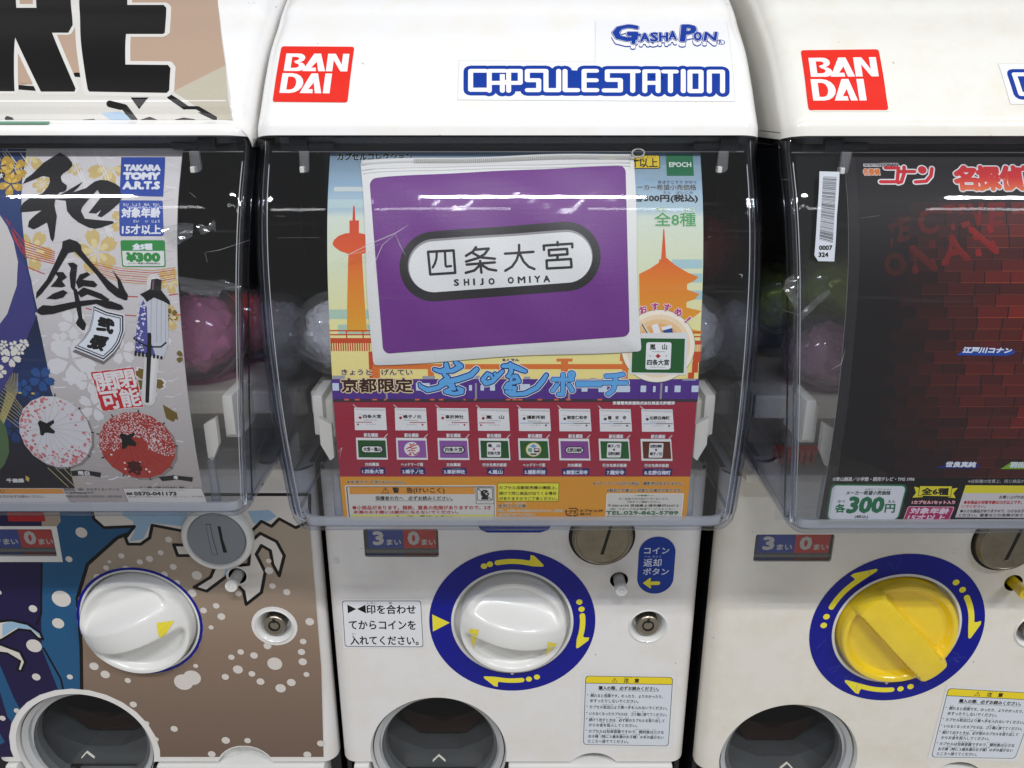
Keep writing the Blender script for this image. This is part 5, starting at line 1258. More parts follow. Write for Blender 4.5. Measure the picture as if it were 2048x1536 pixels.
for i in range(0, 88): p, q_ = pp_[i], pp_[i+1]; d = q_-p; c0 = p+d*.2; c1 = p+d*.8; parts.append(boxmesh(c0.x, c0.y-.00022, min(c0.z, c1.z)-.00016, c1.x, c0.y+.0002, max(c0.z, c1.z)+.00016))
v, f = merge(*parts); mesh_obj('stitching', v, f, M['thread'], PO)
rp = Vector(ps.to3(*ps.un(1274, 311), .003)); pts = [rp+Vector((.0033*cos(a), -.0012, .0022*sin(a))) for a in [2*pi*i/24 for i in range(25)]]; v, f = tubemesh(pts, .00050, 6); mesh_obj('pull_ring', v, f, M['thread'], PO, smooth=True)
sp_ = Vector(pouch_pt(.90, .016, 1)); v, f = boxmesh(sp_.x-.0040, sp_.y-.0012, sp_.z-.0016, sp_.x+.0055, sp_.y+.0008, sp_.z+.0016, .0006); mesh_obj('zip_slider', v, f, M['clip'], PO)

# ================= left poster: paper umbrellas
def clip_x(P, xm): return [(min(x, xm), s) for x, s in P]
ps = SL['post']; Lx1 = ps.un(356, 560)[0]; Lx0 = Lx1-.204; s0 = ps.un(300, 297)[1]; s1 = ps.S[-1]
PL = sheet(ps, Lx0, Lx1, s1, 'poster', 'poster of folding paper umbrellas with big black brush lettering', 'poster', None)
paper(PL, ps, Lx0, Lx1, s0, s1)
k = (26, 25, 27)
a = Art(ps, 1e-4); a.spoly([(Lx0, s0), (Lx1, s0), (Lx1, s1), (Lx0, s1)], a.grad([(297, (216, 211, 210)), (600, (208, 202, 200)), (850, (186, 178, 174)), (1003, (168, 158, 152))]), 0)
# mottled washi texture
for i in range(420):
    x = random.uniform(Lx0+.07, Lx1-.006); s_ = random.uniform(s0+.002, s1-.004); l = random.uniform(.002, .009); an = random.uniform(-.5, .3); d = random.choice([(224, 220, 220), (196, 190, 188), (202, 196, 194), (230, 226, 226)])
    x2 = min(x+l*cos(an), Lx1-.001); a.stroke([(x, s_), ((x+x2)/2, s_+l*sin(an)*.4+.0003), (x2, min(s_+l*sin(an), s1-.001))], random.uniform(.00012, .0004), d, 1, px=False)
# gold and pale blossoms
def blossom(a, x, y, r, c, z, rot=0, core=None, sc_=1):
    X, S_0 = a.un((x, y)); u = a.sc((x, y, x, y))*r
    for i in range(5):
        t = rot+2*pi*i/5; dx, dy = cos(t), sin(t); nx, ny = -dy, dx
        pts = [(.12, 0), (.42, .26), (.74, .30), (.95, .14), (.86, 0), (.95, -.14), (.74, -.30), (.42, -.26)]
        P = [(X+u*(p*dx+q_*nx), S_0+u*(p*dy+q_*ny)) for p, q_ in pts]
        if max(p[0] for p in P) > Lx1-.0005 and a.f is ps: P = clip_x(P, Lx1-.0005)
        if min(p[1] for p in P) < s0+.0003: continue
        a.spoly(P, c, z)
        if core: a.spoly([(X+u*(p*.6*dx+q_*.4*nx), S_0+u*(p*.6*dy+q_*.4*ny)) for p, q_ in pts], core, z+1)
a.o(0, 280, 3.9385)
gold, gold2 = (208, 182, 122), (224, 206, 150)
for x, y, r, ro in [(870, 215, 190, .3), (250, 120, 150, 1), (760, 880, 190, .7), (260, 870, 170, .2), (1340, 1110, 110, .2), (1330, 1400, 110, 1.2), (590, 230, 60, .1), (330, 350, 80, .5), (980, 640, 120, 0)]: blossom(a, x, y, r, gold, 2, ro, gold2)
a.o(0, 600, 3.9385)
for x, y, r, ro in [(560, 480, 210, .3), (480, 330, 90, 1.5), (960, 400, 120, .8), (700, 640, 110, .1), (580, 190, 130, .4), (740, 840, 130, 0), (1260, 300, 100, .4), (1170, 640, 150, .2)]: blossom(a, x, y, r, (222, 218, 217), 2, ro)
for x, y, r, ro, c_ in [(1170, 640, 130, .25, (116, 96, 44)), (1450, 450, 70, .1, (116, 96, 44)), (1350, 120, 60, .6, (120, 100, 50))]: blossom(a, x, y, r, c_, 3, ro)
a.poly([(1283, 822), (1330, 850), (1395, 890), (1405, 945), (1385, 935), (1365, 960), (1310, 930)], (112, 92, 40), 3)
# white rays and red threads
a.o(0, 280, 3.9385)
for i, (x_, y_) in enumerate([(0, 75), (20, 72), (45, 70), (75, 70), (100, 70), (135, 70), (540, 70), (560, 70), (730, 70), (750, 70)]):
    a.stroke([(x_+5, y_+4), (x_+130, y_+300), (x_+330, y_+700)] if i > 5 else [(x_+5, y_+4), (x_+90, y_+120), (x_+190, y_+230)], 3.2, (232, 230, 226), 4)
for j in range(7):
    P = [(50+4*j, 620+j*16), (200, 800+j*20), (430, 880+j*16)]; a.stroke(P, 3.2, (188, 62, 50), 4)
    P = [(700+10*j, 955+j*16), (950, 1010+j*18), (1200, 1030+j*18), (1380, 1005+j*17)]
    a.stroke(P, 2.8, (196, 74, 60) if j % 2 else (206, 150, 70), 4)
for P in ([(215, 1000), (350, 1055)], [(990, 1232), (1085, 1235)], [(1335, 1222), (1400, 1212)], [(980, 1378), (1070, 1385)], [(1365, 1382), (1425, 1375)], [(680, 1325), (720, 1335)]): a.stroke(P, 4, (190, 70, 60), 4)
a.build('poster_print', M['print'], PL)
# navy side with pale umbrella edge
a = Art(ps, 1.9e-4).o(0, 280, 3.9385); XX = lambda P: [(min(max(x, Lx0), Lx1), min(max(s, s0+.0001), s1-.0001)) for x, s in P]
a.spoly(XX([a.un(p) for p in [(-900, 60), (210, 70), (175, 330), (175, 620), (205, 900), (300, 1350), (0, 1500), (-900, 1500)]]), (42, 64, 112), 0)
a.o(0, 600, 3.9385)
a.spoly(XX([a.un(p) for p in [(-900, 100), (290, 120), (330, 300), (375, 520), (400, 700), (470, 900), (545, 1300), (590, 1480), (-900, 1480)]]), a.grad([(640, (30, 40, 66)), (760, (34, 52, 98)), (860, (40, 40, 52)), (975, (36, 32, 36))]), 0)
blossom(a, 330, 620, 110, (44, 82, 140), 2, .3); blossom(a, 180, 690, 75, (44, 82, 140), 2, .1); blossom(a, 300, 790, 80, (40, 70, 120), 2, .9); blossom(a, 110, 1020, 120, (34, 60, 110), 2, .3); blossom(a, 190, 900, 60, (34, 60, 110), 2, .9)
for i in range(11):
    a.stroke([(i*14+2, 560+i*2), (i*8+60, 720), (i*4-20, 1000)], 1.5, (206, 190, 120), 4); 
for i in range(8): a.stroke([(-40, 640+i*30), (110+i*5, 760+i*34), (330+i*36, 1040+i*44)][:3], 1.7, (208, 194, 120), 4)
for i in range(3): a.stroke([(380+i*60, 1320), (540+i*55, 1470)], 2.4, (200, 186, 120), 4)
for x, y in ((160, 730), (262, 735)): a.disc((x, y), 15, (206, 176, 90), 5, ry=8)
a.poly([(205, 1380), (235, 1400), (228, 1430), (205, 1415)], (200, 170, 90), 5)
a.text('千歳緑', (55, 1405, 190, 1435), (210, 206, 200), 5, bold=2); 
a.o(0, 280, 3.9385)
a.stroke([(-60, 520), (60, 620), (130, 760), (190, 900), (245, 1100), (290, 1350)], 2, (30, 40, 80), 2)
a.spoly(XX([a.un(p) for p in [(-900, 560), (0, 575), (40, 600), (90, 700), (150, 900), (205, 1000), (250, 1150), (285, 1400), (250, 1480), (180, 1650), (90, 1850), (0, 2000), (-900, 2100)]]), (66, 64, 124), 6)
a.spoly(XX([a.un(p) for p in [(-900, 560), (0, 590), (60, 680), (110, 800), (145, 960), (135, 1150), (60, 1370), (0, 1450), (-900, 1500)]]), (208, 202, 196), 7)
a.o(0, 600, 3.9385)
for x, y, r, ro in [(90, 450, 85, .3), (35, 345, 35, .4), (115, 360, 45, 0), (190, 345, 45, .3), (160, 400, 40, .8), (10, 400, 40, 0), (0, 560, 60, .2), (205, 330, 22, .2)]: blossom(a, x, y, r, (226, 220, 206), 9, ro)
a.spoly(XX([a.un(p) for p in [(-900, 900), (0, 930), (45, 990), (70, 1100), (75, 1200), (40, 1290), (0, 1340), (-900, 1400)]]), (84, 108, 70), 6)
a.o(0, 280, 3.9385)
for x, y, r in ((0, 210, 90), (110, 240, 90), (90, 350, 80)): blossom(a, x, y, r*1.3, (196, 156, 66), 4, .4, (226, 190, 90))
a.disc((10, 285), 34, k, 8); a.text('木', (-5, 262, 28, 305), (220, 220, 216), 9, bold=2)
a.build('umbrella_edge_print', M['print'], PL)
# brush lettering
a = Art(ps, 2.6e-4).o(0, 280, 3.9385)
a.poly([(205, 305), (255, 270), (345, 180), (410, 140), (475, 100), (540, 140), (570, 180), (572, 205), (540, 240), (500, 265), (480, 290), (490, 330), (530, 360), (525, 395), (505, 410), (470, 415), (440, 470), (430, 510), (440, 560), (450, 600), (440, 680), (430, 770), (417, 802), (400, 780), (385, 700), (372, 650), (300, 690), (265, 705), (222, 685), (230, 640), (270, 600), (330, 555), (240, 565), (165, 570), (160, 540), (185, 495), (250, 450), (330, 425), (355, 400), (380, 370), (395, 330), (390, 295), (340, 285), (280, 310), (190, 345), (180, 355)], k, 0)
a.poly([(445, 470), (480, 430), (560, 385), (655, 330), (620, 375), (560, 430), (520, 480)], k, 1)
a.poly([(520, 480), (560, 420), (620, 400), (680, 380), (745, 330), (790, 316), (850, 320), (910, 345), (945, 370), (960, 460), (940, 500), (870, 560), (800, 610), (770, 600), (800, 550), (760, 580), (700, 575), (800, 450), (770, 395), (700, 470), (650, 530), (640, 560), (670, 620), (760, 630), (890, 640), (900, 655), (800, 690), (750, 700), (700, 690), (620, 650), (570, 610), (530, 560)], k, 2)
a.poly([(495, 800), (550, 780), (610, 800), (640, 830), (645, 870), (720, 960), (800, 1050), (860, 1110), (920, 1160), (935, 1170), (925, 1100), (885, 1020), (950, 1100), (985, 1180), (1010, 1220), (1005, 1260), (985, 1262), (920, 1235), (850, 1180), (760, 1060), (650, 940), (590, 880), (540, 890), (480, 990), (410, 1110), (330, 1210), (285, 1250), (290, 1200), (370, 1100), (430, 980), (490, 850)], k, 3)
for P in ([(535, 970), (580, 965), (612, 985), (600, 1100), (590, 1200), (560, 1160), (550, 1060), (560, 1010)],
          [(430, 1040), (500, 1040), (530, 1080), (490, 1110), (520, 1150), (490, 1160), (400, 1155), (440, 1110), (460, 1080)],
          [(630, 1060), (690, 1040), (715, 1060), (650, 1100), (740, 1110), (770, 1140), (750, 1160), (660, 1150), (620, 1170), (600, 1120)],
          [(365, 1250), (420, 1210), (500, 1180), (535, 1200), (500, 1240), (440, 1255), (390, 1250)], [(610, 1200), (660, 1160), (720, 1180), (800, 1210), (865, 1255), (850, 1275), (760, 1240), (690, 1215), (640, 1240)],
          [(300, 1330), (340, 1300), (420, 1305), (600, 1270), (760, 1255), (880, 1270), (960, 1300), (978, 1330), (940, 1340), (840, 1325), (760, 1290), (640, 1310), (560, 1330), (420, 1370), (330, 1378), (295, 1360)],
          [(575, 1150), (610, 1180), (640, 1300), (650, 1400), (682, 1450), (670, 1495), (650, 1497), (610, 1460), (600, 1440), (620, 1400), (600, 1300)]): a.poly(P, k, 5)
a.build('brush_lettering', M['print'], PL)
a = Art(ps, 3.0e-4).o(0, 280, 3.9385); bl = (42, 72, 160); w = (226, 228, 234)
a.poly([(957, 137), (1303, 137), (1297, 290), (1287, 447), (945, 440)], bl, 0)
a.text('TAKARA', [(985, 200), (1265, 200), (1263, 242), (982, 242)], w, 1, bold=6); a.text('TOMY', [(980, 262), (1258, 262), (1254, 310), (976, 310)], w, 1, bold=8); a.text('A.R.T.S', [(976, 332), (1258, 332), (1256, 386), (972, 386)], w, 1, bold=6)
b2 = (54, 80, 164); a.poly([(950, 476), (1275, 478), (1284, 490), (1292, 742), (1280, 757), (955, 757), (944, 745), (942, 490)], b2, 0)
a.text('対象年齢', (962, 540, 1262, 610), w, 1, bold=4); a.text('15才以上', (965, 670, 1268, 742), w, 1, bold=3); a.text('たい　しょう　ねん　れい', (972, 498, 1252, 520), w, 1, bold=.6); a.text('さい　　い　じょう', (1052, 630, 1260, 652), w, 1, bold=.6)
gq = (54, 140, 70); q = Q((950, 790), (1300, 790), (1307, 1000), (965, 1000)); a.poly(rq(q, .05, .07), gq, 0); a.poly([q(.025, .40), q(.975, .40), q(.975, .93), q(.94, .965), q(.06, .965), q(.025, .93)], (218, 220, 214), 1)
a.text('全5種', (1048, 818, 1200, 864), w, 2, bold=4); a.text('¥300', (1002, 892, 1258, 955), gq, 2, bold=8); a.text('メーカー希望小売価格(税込)', (1010, 965, 1262, 982), (90, 96, 90), 2, bold=.5)
a.build('maker_marks', M['print'], PL)
# curved banner
a = Art(ps, 3.1e-4).o(0, 600, 3.9385)
o1 = [(738, 35), (850, 85), (985, 115), (985, 240), (950, 340), (900, 410), (820, 480), (700, 430), (577, 380), (640, 320), (700, 230), (725, 130)]
a.poly([(x_-4, y_+28) for x_, y_ in o1], (120, 112, 108), 0)
def inset(P, d): cx_ = 790; cy_ = 265; return [(cx_+(x_-cx_)*d, cy_+(y_-cy_)*d) for x_, y_ in P]
for d, c_, z_ in ((1, w, 1), (.95, k, 2), (.89, w, 3), (.84, k, 4), (.80, w, 5)): a.poly(inset(o1, d), c_, z_)
a.text('弐', [(790, 130), (905, 165), (885, 265), (765, 235)], k, 6, bold=9); a.text('張', [(750, 280), (860, 300), (805, 400), (690, 365)], k, 6, bold=9)
# folded umbrella picture
gl = (232, 230, 228)
for r_, c_, z_ in ((26, (214, 210, 206), 0), (14, (226, 222, 218), 1)):
    a.stroke([(1215, -150), (1215, 200), (1200, 450), (1170, 780)], r_*2.2, c_, z_)
a.poly([(1120, -50), (1300, -50), (1325, 40), (1330, 340), (1290, 460), (1080, 420), (1065, 380), (1070, 230)], (200, 202, 208), 3)
a.poly([(1130, 0), (1160, 60), (1165, 250), (1180, 300), (1230, 440), (1075, 415), (1066, 380), (1080, 200), (1105, 60)], (84, 84, 150), 4)
for i in range(46): a.disc((1075+random.uniform(5, 70), random.uniform(20, 400)), random.uniform(5, 10), (214, 214, 226), 5, n=7)
for x_ in (1195, 1240, 1275, 1310): a.stroke([(x_, -10), (x_-4, 330)], 1.3, (140, 142, 150), 6)
a.poly([(1165, 300), (1190, 300), (1170, 795), (1150, 795)], k, 6) ; a.stroke([(1180, 270), (1180, 420), (1162, 795)], 15, k, 6)
for i in range(8): a.stroke([(1072+i*29, 405+i*6), (1070+i*29, 430+i*4)], 9, k, 7)
a.stroke([(1058, 300), (1100, 335), (1180, 368), (1270, 368), (1310, 335)], 6, k, 8); a.stroke([(1058, 300), (1070, 288)], 5, k, 8)
a.o(0, 280, 3.9385)
a.poly([(1105, 1215), (1165, 1185), (1190, 1170), (1270, 1180), (1340, 1270), (1343, 1300), (1290, 1270), (1215, 1240), (1160, 1275), (1135, 1240)], (30, 26, 28), 8); a.poly([(1195, 1098), (1240, 1092), (1275, 1102), (1270, 1195), (1185, 1185)], (40, 34, 38), 9)
a.poly([(1205, 1105), (1220, 1105), (1212, 1180), (1200, 1180)], (110, 92, 104), 10)
a.build('banner_print', M['print'], PL)
# red seal
a = Art(ps, 2.9e-4).o(0, 600, 3.9385); rs = (196, 40, 46)
q = Q((718, 570), (1050, 530), (1130, 838), (812, 872)); jag = []
for e0, e1 in (((0, 0), (1, 0)), ((1, 0), (1, 1)), ((1, 1), (0, 1)), ((0, 1), (0, 0))):
    for i in range(14): t_ = i/14; jag.append(q(e0[0]+(e1[0]-e0[0])*t_+random.uniform(-.014, .014), e0[1]+(e1[1]-e0[1])*t_+random.uniform(-.014, .014)))
a.poly([(x_-6 if x_ < 920 else x_+6, y_-6 if y_ < 700 else y_+6) for x_, y_ in jag], (222, 214, 212), 0); a.poly(jag, rs, 1)
for ch, b_ in (('開', (.04, .05, .50, .49)), ('閉', (.53, .05, .97, .49)), ('可', (.06, .53, .48, .97)), ('能', (.52, .52, .98, .96))): a.text(ch, q.box(*b_), (228, 222, 220), 2, bold=5)
a.build('seal_print', M['print'], PL)
# open umbrellas
def umb(cx_, cy_, rx, ry, hub, base, lab, name):
    a = Art(ps, 3.1e-4).o(0, 600, 3.9385); X, S0_ = a.un((cx_, cy_)); u = a.sc((cx_, cy_, cx_, cy_)); Sy = (a.un((cx_, cy_+ry))[1]-a.un((cx_, cy_-ry))[1])/2; Sx = rx*u
    E_ = lambda t, r: (X+Sx*r*cos(t), S0_+Sy*r*sin(t)); n = 18; out = []
    for i in range(n):
        for j in range(4): t = 2*pi*(i+j/4)/n; out.append(E_(t, 1-.022*sin(pi*j/4)))
    a.spoly([(x_+.0012, s_+.0012) for x_, s_ in out], (140, 132, 128), 0); a.spoly(out, base, 1)
    Hx, Hs = a.un(hub)
    for i in range(n):
        t = 2*pi*i/n; e_ = E_(t, 1.0); e2 = E_(t, 1.055)
        if i % 2 == 0 and e2[0] < Lx1: a.stroke([e_, e2], .00035, k, 2, px=False)
        c_ = (196, 190, 190) if base[1] > 150 else (150, 44, 40)
        a.stroke([(Hx, Hs), E_(t, .97)], .00016, c_, 3, px=False)
    return a, E_, (Hx, Hs)
a, E_, Hb = umb(440, 1042, 283, 282, (372, 1000), (214, 210, 210), None, '')
for i in range(330):
    t = random.uniform(.0, 2*pi); r = 1-abs(random.gauss(0, .22)); 
    if r < .3 or (t > 4.6 and random.random() < .75) or (t < .6 and random.random() < .6): continue
    p = E_(t, min(r, .94)); a.spoly(circ(p[0], p[1], random.uniform(.0004, .0012), 5, random.random(), random.random()+2*pi-1e-9) if False else circ(p[0], p[1], random.uniform(.0003, .0010), 5), random.choice([(206, 122, 124), (216, 150, 150), (196, 104, 108)]), 5)
def hubx(a, pts): a.poly(pts, (18, 16, 18), 8)
hubx(a, [(300, 965), (320, 945), (370, 968), (425, 940), (430, 965), (395, 995), (436, 1030), (430, 1050), (378, 1042), (355, 1045), (345, 1065), (322, 1062), (315, 1005)])
a.build('pale_umbrella_print', M['print'], PL)
a, E_, Hb = umb(1083, 1148, 300, 262, (1015, 1105), (170, 60, 52), None, '')
for i in range(900):
    t = random.uniform(pi*.95, 2.12*pi); r = random.uniform(.12, .97)**.6; p = E_(t, r)
    a.spoly(circ(p[0], p[1], random.uniform(.00018, .00050)*(1.2-.3*r), 5), (222, 196, 194), 5)
for x_, y_ in ((985, 1280), (1020, 1385), (1155, 1330), (1105, 1275), (990, 1328), (1215, 1105), (1250, 1108), (880, 1215), (900, 1180), (1180, 1350)): a.disc((x_, y_), 9, (228, 214, 200), 6, n=10)
hubx(a, [(943, 1060), (960, 1045), (1005, 1062), (1060, 1040), (1066, 1060), (1035, 1085), (1078, 1125), (1070, 1150), (1010, 1142), (990, 1170), (962, 1168), (965, 1110)])
a.text('寿', (1010, 1268, 1118, 1370), (70, 28, 24), 8, bold=6)
a.build('red_umbrella_print', M['print'], PL)
a = Art(ps, 3.3e-4).o(0, 600, 3.9385)
for P, t_, b_ in (([(560, 1345), (650, 1336), (798, 1358), (792, 1395), (690, 1375), (572, 1385)], '周白', (615, 1345, 705, 1375)), ([(1250, 1393), (1370, 1378), (1522, 1395), (1515, 1430), (1400, 1412), (1280, 1425)], '寿', (1370, 1383, 1402, 1410))): a.poly(P, (36, 34, 36), 0); a.text(t_, b_, (224, 222, 218), 1, bold=1.5)
a.o(0, 900, 3.9385)
a.spoly(XX([a.un(p) for p in [(-900, 300), (492, 300), (520, 350), (560, 420), (-900, 420)]]), (200, 196, 190), 0); a.spoly(XX([a.un(p) for p in [(-900, 303), (490, 303), (510, 342), (-900, 342)]]), (206, 140, 70), 1)
a.text('の方が必ずお読みください。', (0, 352, 350, 376), (110, 104, 100), 2, bold=.6); a.text('く）', (0, 308, 34, 338), (90, 60, 30), 2, bold=1)
a.poly([(965, 297), (1592, 297), (1640, 415), (1010, 415)], (120, 112, 108), 0); a.poly([(970, 301), (1588, 301), (1632, 412), (1016, 412)], (206, 200, 194), 1)
a.text('お客様相談室', (1095, 284, 1460, 300), (70, 64, 62), 3, bold=.8, out=[((206, 200, 194), 3)]); a.text('受付時間をお確かめのうえおかけください', (1110, 306, 1460, 320), (120, 114, 110), 3)
a.text('0570-041173', (1060, 328, 1390, 354), (60, 56, 56), 3, bold=3); a.rect((998, 332, 1046, 352), (80, 76, 76), 3)
a.text('電話番号はお間違いのないようご注意ください　受付時間', (1015, 358, 1600, 372), (130, 124, 120), 3)
a.text('発売元（株）タカラトミーアーツ', (505, 298, 940, 318), (110, 102, 98), 2, bold=.5); a.text('お客様相談室です', (520, 326, 740, 342), (110, 102, 98), 2, bold=.5); a.text('の品質には万全を期しておりますが、お気づきの点', (520, 354, 960, 372), (120, 112, 108), 2, bold=.4)
a.build('small_print', M['print'], PL)

# ================= right poster (its cartoon figures are left out: brick wall and lettering only)
ps = SR['post']; Rx0 = ps.un(1697, 520)[0]; Rx1 = Rx0+.204; s0 = ps.un(1800, 298)[1]; s1 = ps.S[-1]
PR = sheet(ps, Rx0, Rx1, s1, 'poster', 'dark poster with red brick wall print and red and white title lettering', 'poster', None)
paper(PR, ps, Rx0, Rx1, s0, s1)
a = Art(ps, 1e-4); a.spoly([(Rx0, s0), (Rx1, s0), (Rx1, s1), (Rx0, s1)], (28, 24, 26), 0)
# printed bricks, brighter towards the right
H0 = .0062; W0 = .0140; s_ = ps.un(1800, 405)[1]; r_i = 0
sE = ps.un(1800, 942)[1]
while s_ < sE:
    x = Rx0+.016+(r_i % 2)*W0*.5+random.uniform(-.0015, .0015)
    while x < Rx1-.002:
        Wv = W0*random.uniform(.8, 1.2); xe = min(x+Wv-.0006, Rx1-.001); cx_ = (x-Rx0)/.204; cy_ = (s_-ps.S[0])/(s1-ps.S[0])
        gsn = max(0, min(1, (cx_-.06)*2.4))*max(.12, min(1, 1.3-abs(cy_-.42)*2.0)); gsn *= random.choice([.62, .75, .85, .95, 1.0, 1.08])
        col = (int(26+100*gsn), int(24+12*gsn), int(26+6*gsn)); a.spoly([(x+random.uniform(-.0002, .0002), s_), (xe, s_+random.uniform(-.0002, .0002)), (xe, s_+H0-.0005), (x, s_+H0-.0005)], col, 2)
        ec = (min(255, int(26+185*gsn)), int(24+62*gsn), int(26+22*gsn)); a.spoly([(x, s_+H0-.0005), (xe, s_+H0-.0005), (xe, s_+H0-.0002), (x, s_+H0-.0002)], ec, 2)
        x += Wv
    s_ += H0; r_i += 1
a.frame((1706, 301, 2260, 1040), (120, 118, 118), 1.0, 1) if False else None
a.build('brick_print', M['print'], PR)
a = Art(ps, 1.8e-4).o(1500, 280, 3.7372); rr_ = (140, 36, 28)
for ch, q in zip('TECTIVE', [((1035, 640), (1090, 620), (1080, 790), (1030, 810)), ((1110, 600), (1190, 580), (1185, 740), (1110, 760)), ((1250, 530), (1400, 500), (1400, 690), (1270, 710)), ((1440, 500), (1520, 490), (1560, 660), (1480, 670)), ((1560, 490), (1600, 485), (1640, 640), (1590, 650)), ((1630, 485), (1740, 480), (1730, 640), (1680, 640)), ((1780, 480), (1900, 475), (1880, 630), (1790, 635))]): a.text(ch, q, (int(56+min(1, (q[0][0]-1000)/500)*56), 26, 25), 1, bold=9)
for ch, q in zip('ONAN', [((1000, 860), (1150, 840), (1160, 1010), (1015, 1010)), ((1200, 800), (1370, 760), (1390, 970), (1225, 990)), ((1450, 730), (1560, 700), (1640, 890), (1440, 930)), ((1640, 660), (1800, 640), (1850, 840), (1700, 860))]): a.text(ch, q, (int(62+(q[0][0]-1000)/9), 28, 26), 1, bold=11)
a.build('wall_lettering', M['print'], PR)
a = Art(ps, 2.4e-4).o(1500, 280, 3.7372); w = (228, 226, 226); rc_ = (206, 40, 50)
gt = a.grad([(325, (206, 44, 54)), (355, (206, 46, 46)), (382, (232, 120, 70))])
a.text('DETECTIVE', (850, 183, 972, 198), k, 1, bold=1.2, out=[(w, 5)]); a.text('CONAN', (976, 177, 1102, 199), k, 1, bold=2.2, out=[(w, 5)])
a.text('名探偵', (846, 216, 968, 264), (222, 120, 50), 1, bold=3, out=[(w, 6)])
a.stroke([(1010, 210), (1108, 210), (1098, 314), (975, 314)], 14+9, w, 1); a.stroke([(1150, 205), (1150, 250), (1130, 314), (1105, 322)], 14+9, w, 1); a.stroke([(1118, 238), (1228, 238)], 14+9, w, 1); a.disc((1285, 226), 32+9, w, 1); a.stroke([(1358, 215), (1350, 270), (1315, 310), (1235, 316)], 14+9, w, 1)
a.stroke([(1010, 210), (1108, 210), (1098, 314), (975, 314)], 13.5, rc_, 3); a.stroke([(1150, 205), (1150, 250), (1130, 314), (1105, 322)], 13.5, rc_, 3); a.stroke([(1118, 238), (1228, 238)], 13.5, rc_, 3); a.disc((1285, 226), 32, rc_, 3); a.stroke([(1358, 215), (1350, 270), (1315, 310), (1235, 316)], 13.5, rc_, 3)
for i, ch in enumerate('名探偵コナン'):
    x_ = 1530+i*172; a.text(ch, (x_, 202, x_+158, 372), gt, 4, bold=13, out=[(w, 22)])
a.build('title_print', M['print'], PR)
a = Art(ps, 2.4e-4).o(1500, 600, 3.7372)
def tag_(P, c_, t_, q): a.poly(P, c_, 0); a.text(t_, q, (224, 228, 234), 1, bold=3, out=[(c_, 5)])
tag_([(1540, 412), (1600, 370), (1980, 378), (1975, 400), (1920, 416)], (30, 70, 160), '江戸川コナン', [(1600, 352), (1960, 358), (1945, 396), (1585, 394)])
tag_([(1390, 1255), (1450, 1228), (1735, 1230), (1680, 1262)], (40, 44, 110), '世良真純', [(1470, 1207), (1690, 1210), (1680, 1248), (1455, 1246)])
tag_([(1870, 1262), (1950, 1210), (2300, 1210), (2280, 1262)], (120, 170, 50), '羽田秀吉', [(1950, 1210), (2180, 1212), (2170, 1252), (1935, 1250)])
a.text('©青山剛昌／小学館・読売テレビ・TMS 1996', (618, 1322, 1228, 1352), (206, 204, 202), 0, bold=1.0)
a.text('※自販機の性質上、同じ商品が出ることがあります', (1630, 1340, 2330, 1366), (170, 168, 166), 0, bold=.6)
a.o(1500, 900, 3.7372); gn = (26, 110, 72)
P = Q((605, 250), (1180, 255), (1110, 520), (565, 518)); a.poly(rq(P, .07, .14), gn, 0); a.poly(rq(P, .06, .12, b=(.022, .05, .978, .985)), (220, 220, 222), 1)
a.text('メーカー希望小売価格', [(722, 303), (1052, 303), (1046, 334), (714, 334)], k, 2, bold=1.2); a.text('きぼう こ うり か かく', (862, 286, 1055, 299), (80, 80, 80), 2, bold=.4)
a.text('300', [(752, 352), (1005, 355), (985, 462), (722, 466)], gn, 2, bold=9.5); a.text('各', [(640, 402), (715, 404), (708, 464), (632, 464)], gn, 2, bold=3); a.text('円', [(1012, 404), (1085, 404), (1076, 466), (1004, 464)], gn, 2, bold=3)
a.text('かく', (655, 372, 708, 392), k, 2, bold=.8); a.text('えん', (1030, 372, 1085, 392), k, 2, bold=.8); a.text('(税込)', [(785, 486), (885, 486), (878, 510), (778, 510)], k, 2, bold=1)
ye = (232, 216, 52); a.poly([(1225, 272), (1290, 285), (1290, 350), (1212, 354), (1240, 318)], ye, 0); a.poly([(1552, 282), (1480, 290), (1480, 352), (1535, 358), (1518, 322)], ye, 0)
a.poly([(1266, 264), (1512, 266), (1500, 348), (1254, 342)], k, 1); a.poly([(1270, 268), (1508, 270), (1496, 344), (1258, 338)], ye, 2); a.text('全6種', [(1285, 282), (1484, 284), (1478, 334), (1280, 332)], k, 3, bold=3.2)
a.text('1カプセル1セット入り', [(1212, 376), (1532, 376), (1528, 402), (1208, 402)], (236, 200, 206), 1, bold=1.2, out=[((190, 40, 60), 3)])
P = Q((1180, 418), (1530, 422), (1480, 536), (1138, 530)); a.poly(rq(P, .05, .12), (222, 168, 190), 1); a.poly(rq(P, .045, .11, b=(.02, .045, .98, .955)), (176, 44, 90), 2); a.text('対象年齢', P.box(.09, .10, .91, .48), (228, 206, 216), 3, bold=2.6); a.text('15才以上', P.box(.09, .56, .89, .93), (228, 206, 216), 3, bold=2.6)
a.poly([(1610, 262), (2320, 266), (2250, 508), (1532, 502)], (214, 206, 202), 0); a.poly([(1610, 262), (2320, 266), (2303, 322), (1593, 320)], (232, 216, 52), 1)
a.text('お買い上げのお客様へ', (1862, 338, 2130, 362), (60, 56, 54), 2, bold=.8); a.text('●本商品の対象年齢は15才以上です。小さなお子様には', (1598, 376, 2260, 402), (190, 44, 50), 2, bold=1.2); a.text('いでください。', (1582, 410, 1760, 430), (190, 44, 50), 2, bold=.8)
a.text('●小さな部品がありますので、小さなお子様には与えないで', (1570, 442, 2250, 466), (60, 56, 54), 2, bold=.8); a.text('ください。窒息などの危険があります。', (1558, 474, 2120, 496), (60, 56, 54), 2, bold=.8)
a.build('price_print', M['print'], PR)

